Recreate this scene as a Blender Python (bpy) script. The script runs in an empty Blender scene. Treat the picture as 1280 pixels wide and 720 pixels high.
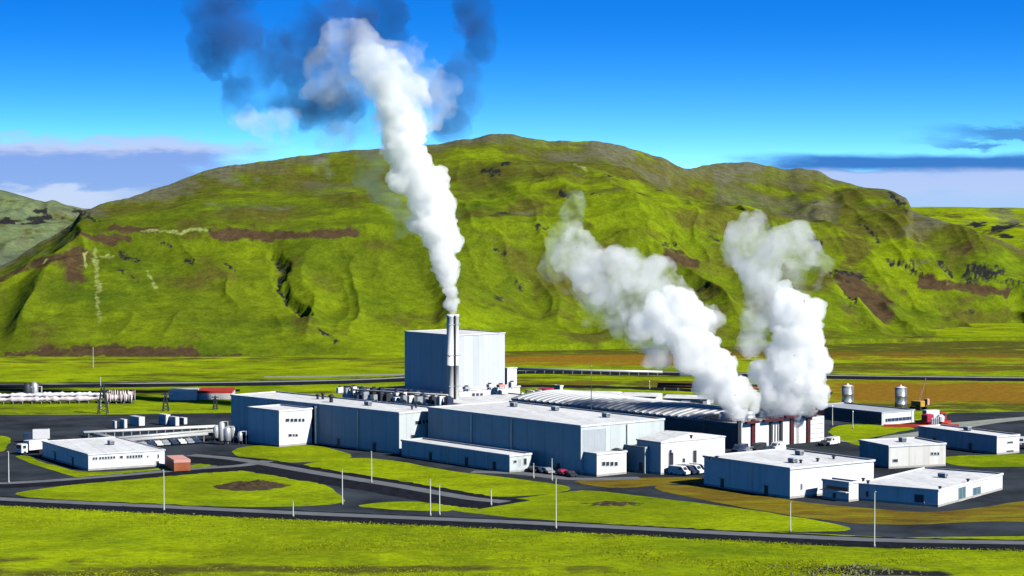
import bpy, bmesh, math, random
import numpy as np
from mathutils import Vector, Matrix, noise as mnoise
random.seed(7)
rng = np.random.default_rng(11)
sc = bpy.context.scene
col = sc.collection

# ------------------------------------------------------------------ camera
F, H, PITCH = 2800.0, 68.0, math.atan(115 / 2800)
cp, sp = math.cos(PITCH), math.sin(PITCH)
cam_d = bpy.data.cameras.new('camera')
cam = bpy.data.objects.new('camera', cam_d)
col.objects.link(cam)
cam.location = (0, 0, H)
cam.rotation_euler = (math.pi / 2 - PITCH, 0, 0)
cam_d.sensor_width = 36
cam_d.lens = F / 1280 * 36
cam_d.clip_start = 1
cam_d.clip_end = 40000
sc.camera = cam

# surveying helpers: where a sight line of the photograph meets the plain
def G(px, py, z=0.0):
    d = Vector(((px - 640) / F, cp + (360 - py) / F * sp, -sp + (360 - py) / F * cp))
    t = (z - H) / d.z
    return Vector((d.x * t, d.y * t, z))
def at_depth(px, py, Y):
    dx, dy, dz = (px - 640) / F, cp + (360 - py) / F * sp, -sp + (360 - py) / F * cp
    t = Y / dy
    return dx * t, Y, H + dz * t
def solve_u(P, d, px):
    k = (px - 640) / F
    w = P.z - H
    # X0+u dx = k*((Y0+u dy)*cp - w*sp)
    return (k * (P.y * cp - w * sp) - P.x) / (d.x - k * d.y * cp)
def z_of(P, py):
    m = (360 - py) / F
    return H + P.y * (m * cp - sp) / (cp + m * sp)
def project(X, Y, Z):
    w = Z - H
    dep = Y * cp - w * sp
    return 640 + F * X / dep, 360 - F * (Y * sp + w * cp) / dep

# ------------------------------------------------------------------ materials
def new_mat(name):
    m = bpy.data.materials.new(name); m.use_nodes = True
    nt = m.node_tree; nt.nodes.clear()
    return m, nt, nt.nodes, nt.links
def nd(nodes, t, **k):
    n = nodes.new(t)
    for a, b in k.items(): setattr(n, a, b)
    return n
def surf(name, color, rough=0.6, var=0.12, scale=0.6, metal=0.0, dirt=0.0, panel=0.0, stretch=(1, 1, 1), spec=0.3):
    """painted or sheet surface with soft blotches, optional panel seams and dirt"""
    m, nt, N, L = new_mat(name)
    out = nd(N, 'ShaderNodeOutputMaterial'); b = nd(N, 'ShaderNodeBsdfPrincipled')
    L.new(b.outputs[0], out.inputs[0])
    b.inputs['Roughness'].default_value = rough; b.inputs['Metallic'].default_value = metal
    b.inputs['Specular IOR Level'].default_value = spec
    tc = nd(N, 'ShaderNodeTexCoord'); mp = nd(N, 'ShaderNodeMapping'); mp.inputs['Scale'].default_value = stretch
    L.new(tc.outputs['Object'], mp.inputs[0])
    no = nd(N, 'ShaderNodeTexNoise'); no.inputs['Scale'].default_value = scale; no.inputs['Detail'].default_value = 6; no.inputs['Roughness'].default_value = .65
    L.new(mp.outputs[0], no.inputs[0])
    r = nd(N, 'ShaderNodeMapRange'); r.inputs['From Min'].default_value = .3; r.inputs['From Max'].default_value = .7
    r.inputs['To Min'].default_value = 1 - var; r.inputs['To Max'].default_value = 1 + var
    L.new(no.outputs[0], r.inputs[0])
    mul = nd(N, 'ShaderNodeVectorMath', operation='SCALE'); mul.inputs[0].default_value = color
    L.new(r.outputs[0], mul.inputs['Scale'])
    cur = mul.outputs[0]
    if dirt > 0:
        n2 = nd(N, 'ShaderNodeTexNoise'); n2.inputs['Scale'].default_value = .5; n2.inputs['Detail'].default_value = 4
        mp2 = nd(N, 'ShaderNodeMapping'); mp2.inputs['Scale'].default_value = (1.2, 1.2, .12)
        L.new(tc.outputs['Object'], mp2.inputs[0]); L.new(mp2.outputs[0], n2.inputs[0])
        r2 = nd(N, 'ShaderNodeMapRange'); r2.inputs['From Min'].default_value = .45; r2.inputs['From Max'].default_value = .75; r2.inputs['To Max'].default_value = dirt
        L.new(n2.outputs[0], r2.inputs[0])
        mx = nd(N, 'ShaderNodeMix', data_type='RGBA'); mx.inputs['B'].default_value = (.22, .19, .15, 1)
        L.new(r2.outputs[0], mx.inputs['Factor']); L.new(cur, mx.inputs['A']); cur = mx.outputs['Result']
    if panel > 0:
        # seams run on the object's own x+y direction: panel joints of the cladding
        sx = nd(N, 'ShaderNodeSeparateXYZ'); L.new(tc.outputs['Object'], sx.inputs[0])
        ad = nd(N, 'ShaderNodeMath', operation='ADD'); L.new(sx.outputs[0], ad.inputs[0])
        m7 = nd(N, 'ShaderNodeMath', operation='MULTIPLY'); m7.inputs[1].default_value = .37; L.new(sx.outputs[1], m7.inputs[0]); L.new(m7.outputs[0], ad.inputs[1])
        dv = nd(N, 'ShaderNodeMath', operation='DIVIDE'); dv.inputs[1].default_value = panel; L.new(ad.outputs[0], dv.inputs[0])
        fr = nd(N, 'ShaderNodeMath', operation='FRACT'); L.new(dv.outputs[0], fr.inputs[0])
        lt = nd(N, 'ShaderNodeMath', operation='LESS_THAN'); lt.inputs[1].default_value = .09; L.new(fr.outputs[0], lt.inputs[0])
        fl = nd(N, 'ShaderNodeMath', operation='FLOOR'); L.new(dv.outputs[0], fl.inputs[0])
        wn = nd(N, 'ShaderNodeTexWhiteNoise', noise_dimensions='1D'); L.new(fl.outputs[0], wn.inputs['W'])
        r3 = nd(N, 'ShaderNodeMapRange'); r3.inputs['To Min'].default_value = .93; r3.inputs['To Max'].default_value = 1.05; L.new(wn.outputs['Value'], r3.inputs[0])
        sm = nd(N, 'ShaderNodeMath', operation='MULTIPLY_ADD'); sm.inputs[1].default_value = -.11; L.new(lt.outputs[0], sm.inputs[0]); L.new(r3.outputs[0], sm.inputs[2])
        m8 = nd(N, 'ShaderNodeVectorMath', operation='SCALE'); L.new(cur, m8.inputs[0]); L.new(sm.outputs[0], m8.inputs['Scale']); cur = m8.outputs[0]
    L.new(cur, b.inputs['Base Color'])
    return m

M = {}
M['white_wall'] = surf('white_cladding', (.74, .755, .76), .55, .05, .25, dirt=.2, panel=3.0)
M['warm_wall'] = surf('warm_white_render', (.66, .66, .62), .8, .06, .3, dirt=.25, panel=6.0)
M['grey_wall'] = surf('grey_cladding', (.54, .60, .60), .5, .05, .25, dirt=.2, panel=2.4)
M['tower_wall'] = surf('pale_tower_cladding', (.56, .60, .64), .5, .04, .2, dirt=.14, panel=2.0)
M['dark_wall'] = surf('dark_grey_cladding', (.16, .18, .18), .6, .1, .3, dirt=.2, panel=2.0)
M['roof_white'] = surf('white_roof_membrane', (.72, .735, .74), .8, .09, .12, dirt=.3, panel=4.5)
M['roof_grey'] = surf('grey_roof_sheet', (.40, .44, .47), .6, .10, .2)
M['roof_dark'] = surf('blue_grey_roof_sheet', (.24, .27, .30), .6, .1, .2)
M['trim'] = surf('white_trim', (.68, .70, .71), .5, .04, .5)
M['glass'] = surf('dark_window_glass', (.03, .045, .06), .15, .2, .4, spec=.6)
M['blue_glass'] = surf('blue_grey_glass', (.10, .18, .22), .2, .2, .4, spec=.6)
M['steel'] = surf('galvanised_steel', (.48, .50, .52), .42, .12, .8, metal=.5)
M['pipe'] = surf('pipe_jacket', (.55, .56, .55), .38, .1, .3, metal=.25, dirt=.2)
M['pole'] = surf('pale_pole_paint', (.40, .43, .38), .5, .08, .8)
M['dark_metal'] = surf('dark_painted_metal', (.035, .04, .05), .5, .25, .6)
M['dark_red'] = surf('dark_red_paint', (.085, .016, .022), .5, .2, .5)
M['red'] = surf('red_paint', (.46, .035, .02), .5, .15, .5, dirt=.2)
M['rust'] = surf('rust_brown_paint', (.32, .085, .03), .7, .25, .6, dirt=.3)
M['salmon'] = surf('faded_pink_roof', (.62, .32, .27), .7, .12, .5)
M['pinkish'] = surf('pinkish_pipe_jacket', (.66, .58, .56), .5, .12, .3)
M['yellow'] = surf('yellow_paint', (.50, .30, .05), .5, .15, .6)
M['tyre'] = surf('black_rubber', (.02, .02, .02), .9, .2, 1)
M['concrete'] = surf('pale_concrete', (.38, .37, .34), .9, .15, .4)
M['white_paint'] = surf('white_vehicle_paint', (.72, .73, .74), .3, .05, .5)
M['navy_paint'] = surf('dark_blue_vehicle_paint', (.03, .05, .10), .3, .1, .5)
M['crimson'] = surf('crimson_paint', (.42, .03, .07), .5, .15, .5)
M['asphalt'] = surf('road_asphalt', (.15, .16, .17), .9, .18, .2, spec=.05)
M['verge'] = surf('black_lava_gravel', (.014, .016, .022), .95, .5, .5, spec=.03)
M['yard'] = surf('yard_asphalt', (.034, .042, .052), .95, .6, .06, spec=.03)
M['conveyor'] = surf('pale_track', (.26, .28, .24), .9, .2, .2)

def attr(N, name):
    a = nd(N, 'ShaderNodeAttribute'); a.attribute_name = name; return a.outputs['Fac']
def land_mat(name, lush, olive, scale, stretch, bump=0.6, sat=1.0):
    m, nt, N, L = new_mat(name)
    out = nd(N, 'ShaderNodeOutputMaterial'); b = nd(N, 'ShaderNodeBsdfPrincipled')
    L.new(b.outputs[0], out.inputs[0]); b.inputs['Roughness'].default_value = .95; b.inputs['Specular IOR Level'].default_value = .05
    tc = nd(N, 'ShaderNodeTexCoord'); mp = nd(N, 'ShaderNodeMapping'); mp.inputs['Scale'].default_value = stretch
    L.new(tc.outputs['Object'], mp.inputs[0])
    def noise(s, d=8, r=.6, v=mp.outputs[0], dist=0):
        n = nd(N, 'ShaderNodeTexNoise'); n.inputs['Scale'].default_value = s; n.inputs['Detail'].default_value = d
        n.inputs['Roughness'].default_value = r; n.inputs['Distortion'].default_value = dist; L.new(v, n.inputs[0]); return n.outputs[0]
    def mix(f, a, c, clamp=None):
        x = nd(N, 'ShaderNodeMix', data_type='RGBA')
        if isinstance(f, (int, float)): x.inputs['Factor'].default_value = f
        else: L.new(f, x.inputs['Factor'])
        for k, v in (('A', a), ('B', c)):
            if isinstance(v, tuple): x.inputs[k].default_value = (*v, 1)
            else: L.new(v, x.inputs[k])
        return x.outputs['Result']
    def rng_(v, a, c, lo=0., hi=1.):
        r = nd(N, 'ShaderNodeMapRange'); r.inputs['From Min'].default_value = a; r.inputs['From Max'].default_value = c
        r.inputs['To Min'].default_value = lo; r.inputs['To Max'].default_value = hi; L.new(v, r.inputs[0]); return r.outputs[0]
    big = noise(scale, 5, .55, dist=.6); mid = noise(scale * 5, 7, .62); fine = noise(scale * 32, 6, .7)
    c = mix(rng_(big, .38, .64), lush, olive)
    deep = noise(scale * 1.7, 6, .6, dist=1.0); c = mix(rng_(deep, .50, .70, 0, .8), c, (olive[0] * .55, olive[1] * .72, olive[2]))
    c = mix(rng_(mid, .50, .72, 0, .75), c, tuple(x * .62 for x in olive))
    c = mix(rng_(mid, .28, .46, .55, 0), c, tuple(min(1, x * 1.25) for x in lush))
    sc_ = nd(N, 'ShaderNodeVectorMath', operation='SCALE'); L.new(c, sc_.inputs[0]); L.new(rng_(fine, .3, .7, .68, 1.3), sc_.inputs['Scale']); c = sc_.outputs[0]
    def masked(name, colr, c, soft=.35, s=None):
        a = attr(N, name)
        ad = nd(N, 'ShaderNodeMath', operation='ADD'); L.new(a, ad.inputs[0])
        n_ = rng_(s or mid, .25, .75, -soft, soft); L.new(n_, ad.inputs[1])
        g = nd(N, 'ShaderNodeMath', operation='MULTIPLY'); L.new(rng_(ad.outputs[0], .32, .78), g.inputs[0]); L.new(rng_(a, 0, .2), g.inputs[1])
        v2 = nd(N, 'ShaderNodeVectorMath', operation='SCALE'); v2.inputs[0].default_value = colr; L.new(rng_(fine, .3, .7, .65, 1.35), v2.inputs['Scale'])
        return mix(g.outputs[0], c, v2.outputs[0])
    c = masked('soil', (.088, .090, .012), c, .6)
    c = masked('orange', (.24, .135, .012), c, .3)
    c = masked('brown', (.070, .046, .022), c, .75)
    c = masked('grey', (.115, .115, .065), c, .35)
    c = masked('pale', (.22, .26, .07), c, .5, fine)
    c = masked('rock', (.022, .022, .022), c, .5)
    vf = noise(scale * 130, 4, .7)
    s9 = nd(N, 'ShaderNodeVectorMath', operation='SCALE'); L.new(c, s9.inputs[0]); L.new(rng_(vf, .3, .7, .74, 1.24), s9.inputs['Scale']); c = s9.outputs[0]
    L.new(c, b.inputs['Base Color'])
    if bump:
        bp = nd(N, 'ShaderNodeBump'); bp.inputs['Strength'].default_value = bump; bp.inputs['Distance'].default_value = 1.2
        sm = nd(N, 'ShaderNodeMath', operation='MULTIPLY_ADD'); sm.inputs[1].default_value = 2.2; L.new(mid, sm.inputs[0]); L.new(fine, sm.inputs[2])
        L.new(sm.outputs[0], bp.inputs['Height']); L.new(bp.outputs[0], b.inputs['Normal'])
    return m
LUSH, OLIVE = (.285, .375, .003), (.18, .24, .003)
M['grass'] = land_mat('grass', LUSH, OLIVE, .014, (.9, 1.15, 1), .35)
M['moor'] = land_mat('dry_grass', (.23, .20, .012), (.14, .085, .014), .05, (.55, 1.6, 1), .25)
M['mountain'] = land_mat('mountain_moss', (.165, .225, .004), (.092, .128, .006), .006, (1, 1, 1), .3)
M['far_hill'] = land_mat('haze_tinted_moss', (.16, .21, .085), (.10, .13, .075), .004, (1, 1, 1), .5)  # moss greyed and blued: distance haze is put into its colour

# ------------------------------------------------------------------ mesh helpers
class MB:
    def __init__(s): s.v = []; s.f = []
    def add(s, vs, fs):
        n = len(s.v); s.v += [Vector(v) for v in vs]; s.f += [tuple(i + n for i in f) for f in fs]; return s
    def box(s, O, a, b, la, lb, z0, z1, a0=0, b0=0):
        """box from O along unit a and b"""
        p = [O + a * a0 + b * b0, O + a * (a0 + la) + b * b0, O + a * (a0 + la) + b * (b0 + lb), O + a * a0 + b * (b0 + lb)]
        vs = [Vector((q.x, q.y, z)) for z in (z0, z1) for q in p]
        return s.add(vs, [(0, 1, 2, 3), (4, 7, 6, 5), (0, 4, 5, 1), (1, 5, 6, 2), (2, 6, 7, 3), (3, 7, 4, 0)])
    def rbox(s, O, a, b, la, lb, z0, z1, a0=0, b0=0, c=.1):
        """box with bevelled vertical and top edges"""
        def ring(z, ins):
            L0, L1, W0, W1 = a0 + ins, a0 + la - ins, b0 + ins, b0 + lb - ins
            pts = [(L0 + c, W0), (L1 - c, W0), (L1, W0 + c), (L1, W1 - c), (L1 - c, W1), (L0 + c, W1), (L0, W1 - c), (L0, W0 + c)]
            return [Vector(((O + a * x + b * y).x, (O + a * x + b * y).y, z)) for x, y in pts]
        rings = [ring(z0, 0), ring(z1 - c, 0), ring(z1, c)]
        vs = sum(rings, []); fs = [tuple(range(8))[::-1], tuple(range(16, 24))]
        for k in range(2):
            for i in range(8):
                j = (i + 1) % 8; fs.append((k * 8 + i, k * 8 + j, (k + 1) * 8 + j, (k + 1) * 8 + i))
        return s.add(vs, fs)
    def lathe(s, c, prof, n=20, axis=None):
        """profile (r, h) spun about an axis starting at c"""
        ax = (axis or Vector((0, 0, 1))).normalized()
        u = ax.orthogonal().normalized(); w = ax.cross(u)
        vs = []; fs = []
        for r, h in prof:
            for i in range(n):
                t = 2 * math.pi * i / n
                vs.append(c + ax * h + (u * math.cos(t) + w * math.sin(t)) * r)
        for k in range(len(prof) - 1):
            for i in range(n):
                j = (i + 1) % n; fs.append((k * n + i, k * n + j, (k + 1) * n + j, (k + 1) * n + i))
        fs.append(tuple(range(n))[::-1]); fs.append(tuple(range((len(prof) - 1) * n, len(prof) * n)))
        return s.add(vs, fs)
    def tube(s, pts, r, n=10):
        pts = [Vector(p) for p in pts]; vs = []; fs = []
        for k, p in enumerate(pts):
            t = (pts[min(k + 1, len(pts) - 1)] - pts[max(k - 1, 0)]).normalized()
            up = Vector((0, 0, 1)) if abs(t.z) < .95 else Vector((1, 0, 0))
            u = t.cross(up).normalized(); w = u.cross(t)
            rr = r[k] if isinstance(r, (list, tuple)) else r
            for i in range(n):
                q = 2 * math.pi * i / n
                vs.append(p + (u * math.cos(q) + w * math.sin(q)) * rr)
        for k in range(len(pts) - 1):
            for i in range(n):
                j = (i + 1) % n; fs.append((k * n + i, k * n + j, (k + 1) * n + j, (k + 1) * n + i))
        fs.append(tuple(range(n))[::-1]); fs.append(tuple(range((len(pts) - 1) * n, len(pts) * n)))
        return s.add(vs, fs)
    def build(s, name, mat, parent=None, smooth=False, origin=None):
        me = bpy.data.meshes.new(name)
        off = origin if origin is not None else (parent_world(parent) if parent else Vector((0, 0, 0)))
        me.from_pydata([tuple(v - off) for v in s.v], [], s.f)
        bm = bmesh.new(); bm.from_mesh(me); bmesh.ops.recalc_face_normals(bm, faces=bm.faces); bm.to_mesh(me); bm.free()
        if smooth:
            for p in me.polygons: p.use_smooth = len(p.vertices) == 4
        me.materials.append(mat)
        o = bpy.data.objects.new(name, me); col.objects.link(o)
        if parent: o.parent = parent
        elif origin is not None: o.location = origin
        return o
def parent_world(o):
    v = Vector((0, 0, 0))
    while o: v += o.location; o = o.parent
    return v
def tag(o, label=None, cat=None, group=None, kind=None):
    if label: o['label'] = label
    if cat: o['category'] = cat
    if group: o['group'] = group
    if kind: o['kind'] = kind
    return o
def thing(name, loc, label, cat, group=None):
    o = bpy.data.objects.new(name, None); o.empty_display_size = 1; col.objects.link(o); o.location = loc
    return tag(o, label, cat, group)
def copy_tree(o, loc=None, rz=None, parent=None, label=None):
    c = o.copy(); col.objects.link(c)
    if parent: c.parent = parent
    for ch in list(o.children): copy_tree(ch, parent=c)
    if loc is not None: c.location = loc
    if rz is not None: c.rotation_euler = (0, 0, rz)
    if label: c['label'] = label
    return c

# ------------------------------------------------------------------ numpy noise
def _hash(ix, iy, seed):
    h = (ix.astype(np.int64) * 374761393 + iy.astype(np.int64) * 668265263 + seed * 974634777) & 0x7fffffff
    h = ((h ^ (h >> 13)) * 1274126177) & 0x7fffffff
    return ((h ^ (h >> 16)) & 0xffff) / 65535.0
def vnoise(x, y, seed=0):
    ix, iy = np.floor(x), np.floor(y); fx, fy = x - ix, y - iy
    fx = fx * fx * fx * (fx * (fx * 6 - 15) + 10); fy = fy * fy * fy * (fy * (fy * 6 - 15) + 10)
    a = _hash(ix, iy, seed); b = _hash(ix + 1, iy, seed); c = _hash(ix, iy + 1, seed); d = _hash(ix + 1, iy + 1, seed)
    return (a * (1 - fx) + b * fx) * (1 - fy) + (c * (1 - fx) + d * fx) * fy * 1.0
def fbm(x, y, seed=0, o=5, g=.5):
    s = 0; a = 1; t = 0
    for k in range(o):
        s = s + a * vnoise(x * 2 ** k + 17.3 * k, y * 2 ** k - 9.1 * k, seed + k); t += a; a *= g
    return s / t * 2 - 1
def ridged(x, y, seed=0, o=4):
    s = 0; a = 1; t = 0
    for k in range(o):
        n = 1 - np.abs(2 * vnoise(x * 2 ** k + 5.7 * k, y * 2 ** k + 3.3 * k, seed + k) - 1); s = s + a * n * n; t += a; a *= .5
    return s / t
def sstep(a, b, x):
    t = np.clip((x - a) / (b - a), 0, 1); return t * t * (3 - 2 * t)
def seg_mask(px, py, pts, w, ysq=1.0):
    """1 on the polyline, falling to 0 at distance w (picture metres: the survey of where bare ground lies)"""
    best = np.full(px.shape, 1e9)
    pts = [(a, b) for a, b in pts]
    if len(pts) == 1: pts = pts * 2
    for (x0, y0), (x1, y1) in zip(pts[:-1], pts[1:]):
        dx, dy = x1 - x0, y1 - y0; L2 = dx * dx + dy * dy + 1e-9
        t = np.clip(((px - x0) * dx + (py - y0) * dy) / L2, 0, 1)
        d = np.hypot(px - x0 - t * dx, (py - y0 - t * dy) * ysq); best = np.minimum(best, d)
    return np.clip(1.25 - best / w, 0, 1)

def grid_mesh(name, X, Y, Z, mat, attrs=None, smooth=True):
    nr, nc = X.shape
    co = np.stack([X, Y, Z], -1).reshape(-1, 3).astype(np.float32)
    i = np.arange(nr * nc).reshape(nr, nc)
    q = np.stack([i[:-1, :-1], i[:-1, 1:], i[1:, 1:], i[1:, :-1]], -1).reshape(-1, 4)
    me = bpy.data.meshes.new(name)
    me.vertices.add(len(co)); me.vertices.foreach_set('co', co.ravel())
    me.loops.add(q.size); me.loops.foreach_set('vertex_index', q.ravel().astype(np.int32))
    me.polygons.add(len(q)); me.polygons.foreach_set('loop_start', np.arange(0, q.size, 4, dtype=np.int32))
    me.polygons.foreach_set('loop_total', np.full(len(q), 4, np.int32))
    me.update(calc_edges=True); me.validate()
    me.polygons.foreach_set('use_smooth', np.full(len(q), smooth))
    for k, v in (attrs or {}).items():
        a = me.attributes.new(k, 'FLOAT', 'POINT'); a.data.foreach_set('value', v.reshape(-1).astype(np.float32))
    me.materials.append(mat)
    o = bpy.data.objects.new(name, me); col.objects.link(o); return o

# ------------------------------------------------------------------ mountain
def interp_rows(cols, xs):
    """cols: {px: [(py, Y) x K]} -> arrays (len(xs), K, 2), smoothly interpolated over px"""
    ks = sorted(cols); A = np.array([cols[k] for k in ks], float)
    out = np.zeros((len(xs), A.shape[1], 2))
    for i, x in enumerate(xs):
        j = int(np.clip(np.searchsorted(ks, x) - 1, 0, len(ks) - 2)); t = (x - ks[j]) / (ks[j + 1] - ks[j]); t = min(max(t, 0), 1)
        p0 = A[max(j - 1, 0)]; p1 = A[j]; p2 = A[j + 1]; p3 = A[min(j + 2, len(ks) - 1)]
        m1 = (p2 - p0) / (ks[j + 1] - ks[max(j - 1, 0)]) * (ks[j + 1] - ks[j]); m2 = (p3 - p1) / (ks[min(j + 2, len(ks) - 1)] - ks[j]) * (ks[j + 1] - ks[j])
        cub = (2 * t**3 - 3 * t**2 + 1) * p1 + (t**3 - 2 * t**2 + t) * m1 * .6 + (-2 * t**3 + 3 * t**2) * p2 + (t**3 - t**2) * m2 * .6
        out[i] = cub
    return out
cols = {
 -260: [(449, 935), (446, 950), (443, 960), (441, 966), (439, 974), (437, 985)],
 -120: [(448, 940), (432, 985), (418, 1020), (408, 1030), (398, 1045), (388, 1065)],
    0: [(447, 945), (415, 1000), (380, 1050), (365, 1060), (350, 1085), (334, 1120)],
   60: [(447, 945), (400, 1005), (352, 1062), (335, 1072), (316, 1100), (297, 1140)],
   88: [(447, 945), (392, 1010), (338, 1070), (312, 1080), (294, 1105), (280, 1150)],
  104: [(447, 945), (390, 1010), (332, 1073), (300, 1083), (278, 1110), (262, 1160)],
  150: [(447, 945), (387, 1010), (322, 1075), (288, 1086), (268, 1120), (248, 1185)],
  200: [(447, 945), (386, 1010), (316, 1077), (285, 1088), (258, 1130), (232, 1215)],
  265: [(447, 945), (386, 1010), (311, 1079), (283, 1090), (246, 1150), (209, 1250)],
  330: [(446, 948), (386, 1012), (309, 1080), (281, 1092), (242, 1160), (200, 1280)],
  400: [(445, 950), (386, 1013), (308, 1080), (281, 1092), (238, 1170), (192, 1300)],
  455: [(443, 955), (385, 1015), (308, 1082), (281, 1094), (236, 1175), (188, 1310)],
  500: [(441, 958), (384, 1018), (310, 1084), (282, 1097), (234, 1180), (186, 1320)],
  545: [(438, 965), (382, 1022), (312, 1088), (283, 1102), (231, 1185), (180, 1330)],
  580: [(435, 972), (380, 1030), (314, 1092), (283, 1106), (229, 1190), (174, 1335)],
  622: [(433, 978), (378, 1040), (316, 1096), (282, 1110), (226, 1200), (167, 1340)],
  690: [(431, 985), (376, 1050), (320, 1105), (284, 1122), (228, 1210), (172, 1350)],
  740: [(430, 990), (375, 1060), (324, 1112), (288, 1132), (230, 1225), (173, 1360)],
  780: [(429, 994), (376, 1065), (326, 1120), (290, 1142), (233, 1240), (178, 1370)],
  820: [(428, 1000), (377, 1070), (328, 1130), (292, 1155), (240, 1260), (190, 1385)],
  858: [(427, 1005), (378, 1078), (330, 1140), (294, 1168), (246, 1280), (205, 1400)],
  890: [(427, 1008), (379, 1084), (332, 1146), (296, 1176), (248, 1290), (200, 1450)],
  930: [(426, 1012), (380, 1090), (334, 1152), (298, 1184), (250, 1300), (198, 1470)],
  960: [(426, 1014), (380, 1092), (335, 1156), (300, 1190), (252, 1305), (203, 1475)],
  985: [(426, 1016), (381, 1094), (336, 1160), (302, 1195), (254, 1310), (209, 1480)],
 1002: [(425, 1018), (381, 1096), (337, 1162), (303, 1197), (255, 1312), (207, 1485)],
 1020: [(425, 1020), (382, 1098), (338, 1164), (304, 1200), (257, 1314), (210, 1490)],
 1045: [(425, 1024), (383, 1102), (338, 1168), (306, 1205), (262, 1316), (224, 1490)],
 1080: [(424, 1030), (385, 1110), (342, 1175), (308, 1210), (268, 1310), (232, 1470)],
 1110: [(424, 1035), (387, 1118), (346, 1182), (311, 1214), (274, 1300), (238, 1440)],
 1132: [(424, 1038), (388, 1124), (350, 1188), (314, 1216), (280, 1285), (248, 1400)],
 1142: [(424, 1040), (389, 1126), (351, 1190), (315, 1217), (288, 1278), (264, 1370)],
 1165: [(423, 1043), (390, 1130), (353, 1194), (318, 1219), (294, 1268), (273, 1345)],
 1200: [(423, 1048), (392, 1138), (357, 1200), (323, 1224), (302, 1262), (285, 1320)],
 1240: [(422, 1052), (393, 1146), (362, 1206), (329, 1228), (312, 1260), (298, 1305)],
 1280: [(422, 1056), (394, 1154), (368, 1214), (338, 1234), (324, 1262), (312, 1298)],
 1360: [(421, 1062), (396, 1160), (378, 1222), (360, 1240), (350, 1265), (340, 1295)],
 1480: [(420, 1070), (402, 1160), (394, 1225), (388, 1240), (382, 1262), (376, 1290)],
}
pxs = np.arange(-260, 1481, 1.35)
K = interp_rows(cols, pxs)
NR = 330
s_k = np.array([0, .2, .44, .54, .78, 1.0])
s = np.linspace(0, 1, NR)
# monotone interpolation along each column, slightly rounded
idx = np.clip(np.searchsorted(s_k, s) - 1, 0, 4); t = (s - s_k[idx]) / (s_k[idx + 1] - s_k[idx])
tt = t * .72 + (t * t * (3 - 2 * t)) * .28
PY = K[:, idx, 0].T * (1 - tt[:, None]) + K[:, idx + 1, 0].T * tt[:, None]
YY = K[:, idx, 1].T * (1 - tt[:, None]) + K[:, idx + 1, 1].T * tt[:, None]
PX = np.broadcast_to(pxs[None, :], PY.shape).copy()
m_ = (360 - PY) / F
DY = cp + m_ * sp; DZ = -sp + m_ * cp; T = YY / DY
XX = (PX - 640) / F * T; ZZ = H + DZ * T
# back side falling away behind the ridge
bs = np.linspace(.02, 1, 40)[:, None]
Zr = ZZ[-1:]; Yr = YY[-1:]; Xr = XX[-1:]
ZB = Zr - (Zr + 6) * (bs ** 1.5) * 1.0; YB = Yr + bs * 420; XB = Xr * (YB / Yr)
Sfull = np.concatenate([np.broadcast_to(s[:, None], XX.shape), 1 + np.broadcast_to(bs, ZB.shape)])
XX = np.concatenate([XX, XB]); YY = np.concatenate([YY, YB]); ZZ = np.concatenate([ZZ, ZB])
PX, PY = project(XX, YY, ZZ)
SS = Sfull
env = sstep(0, .12, SS) * (1 - .80 * sstep(.86, 1.0, SS))
# erosion: gullies run downhill with a lean to the right, spurs between
lean = XX + (ZZ - 20) * .55
g1 = ridged(lean / 62 + .25 * fbm(XX / 60, ZZ / 30, 3), SS * 1.3 + 2, 21, 3)
g2 = ridged(lean / 23 + .4 * fbm(XX / 40, ZZ / 20, 5), SS * 3.2, 31, 3)
rightness = sstep(430, 900, PX)
lower = sstep(.05, .2, SS) * (1 - sstep(.42, .6, SS))
upper = sstep(.5, .65, SS)
dz = (g1 - .45) * (8.5 + 7.0 * rightness) * env * (.55 + .8 * lower)
dz += (g2 - .45) * (.5 + .9 * rightness) * env
dz += fbm((XX + ZZ * .8) / 120, YY / 150, 44, 3) * 15 * env * (.6 + .7 * rightness)
dz += fbm(XX / 70, YY / 70, 41, 3) * 5.0 * env * (.4 + .9 * rightness)
dz += fbm(XX / 22, YY / 26, 42, 4) * .6 * env * (.5 + .6 * rightness)
dz += fbm(XX / 7, YY / 7, 43, 4) * .3 * env
# bedding terraces of old lava flows on the upper slopes
zz = ZZ + fbm(XX / 50, YY / 50, 55, 3) * 5
per = 9.0
fr = (zz / per) % 1.0
terr = (sstep(.35, .65, fr) - fr) * per
tmask = np.clip(fbm(XX / 45, ZZ / 18, 61, 3) * 2.2 + .35, 0, 1)
dz += terr * .12 * tmask * env * (.35 + .65 * rightness + .5 * upper)
ZT = ZZ + dz
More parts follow.
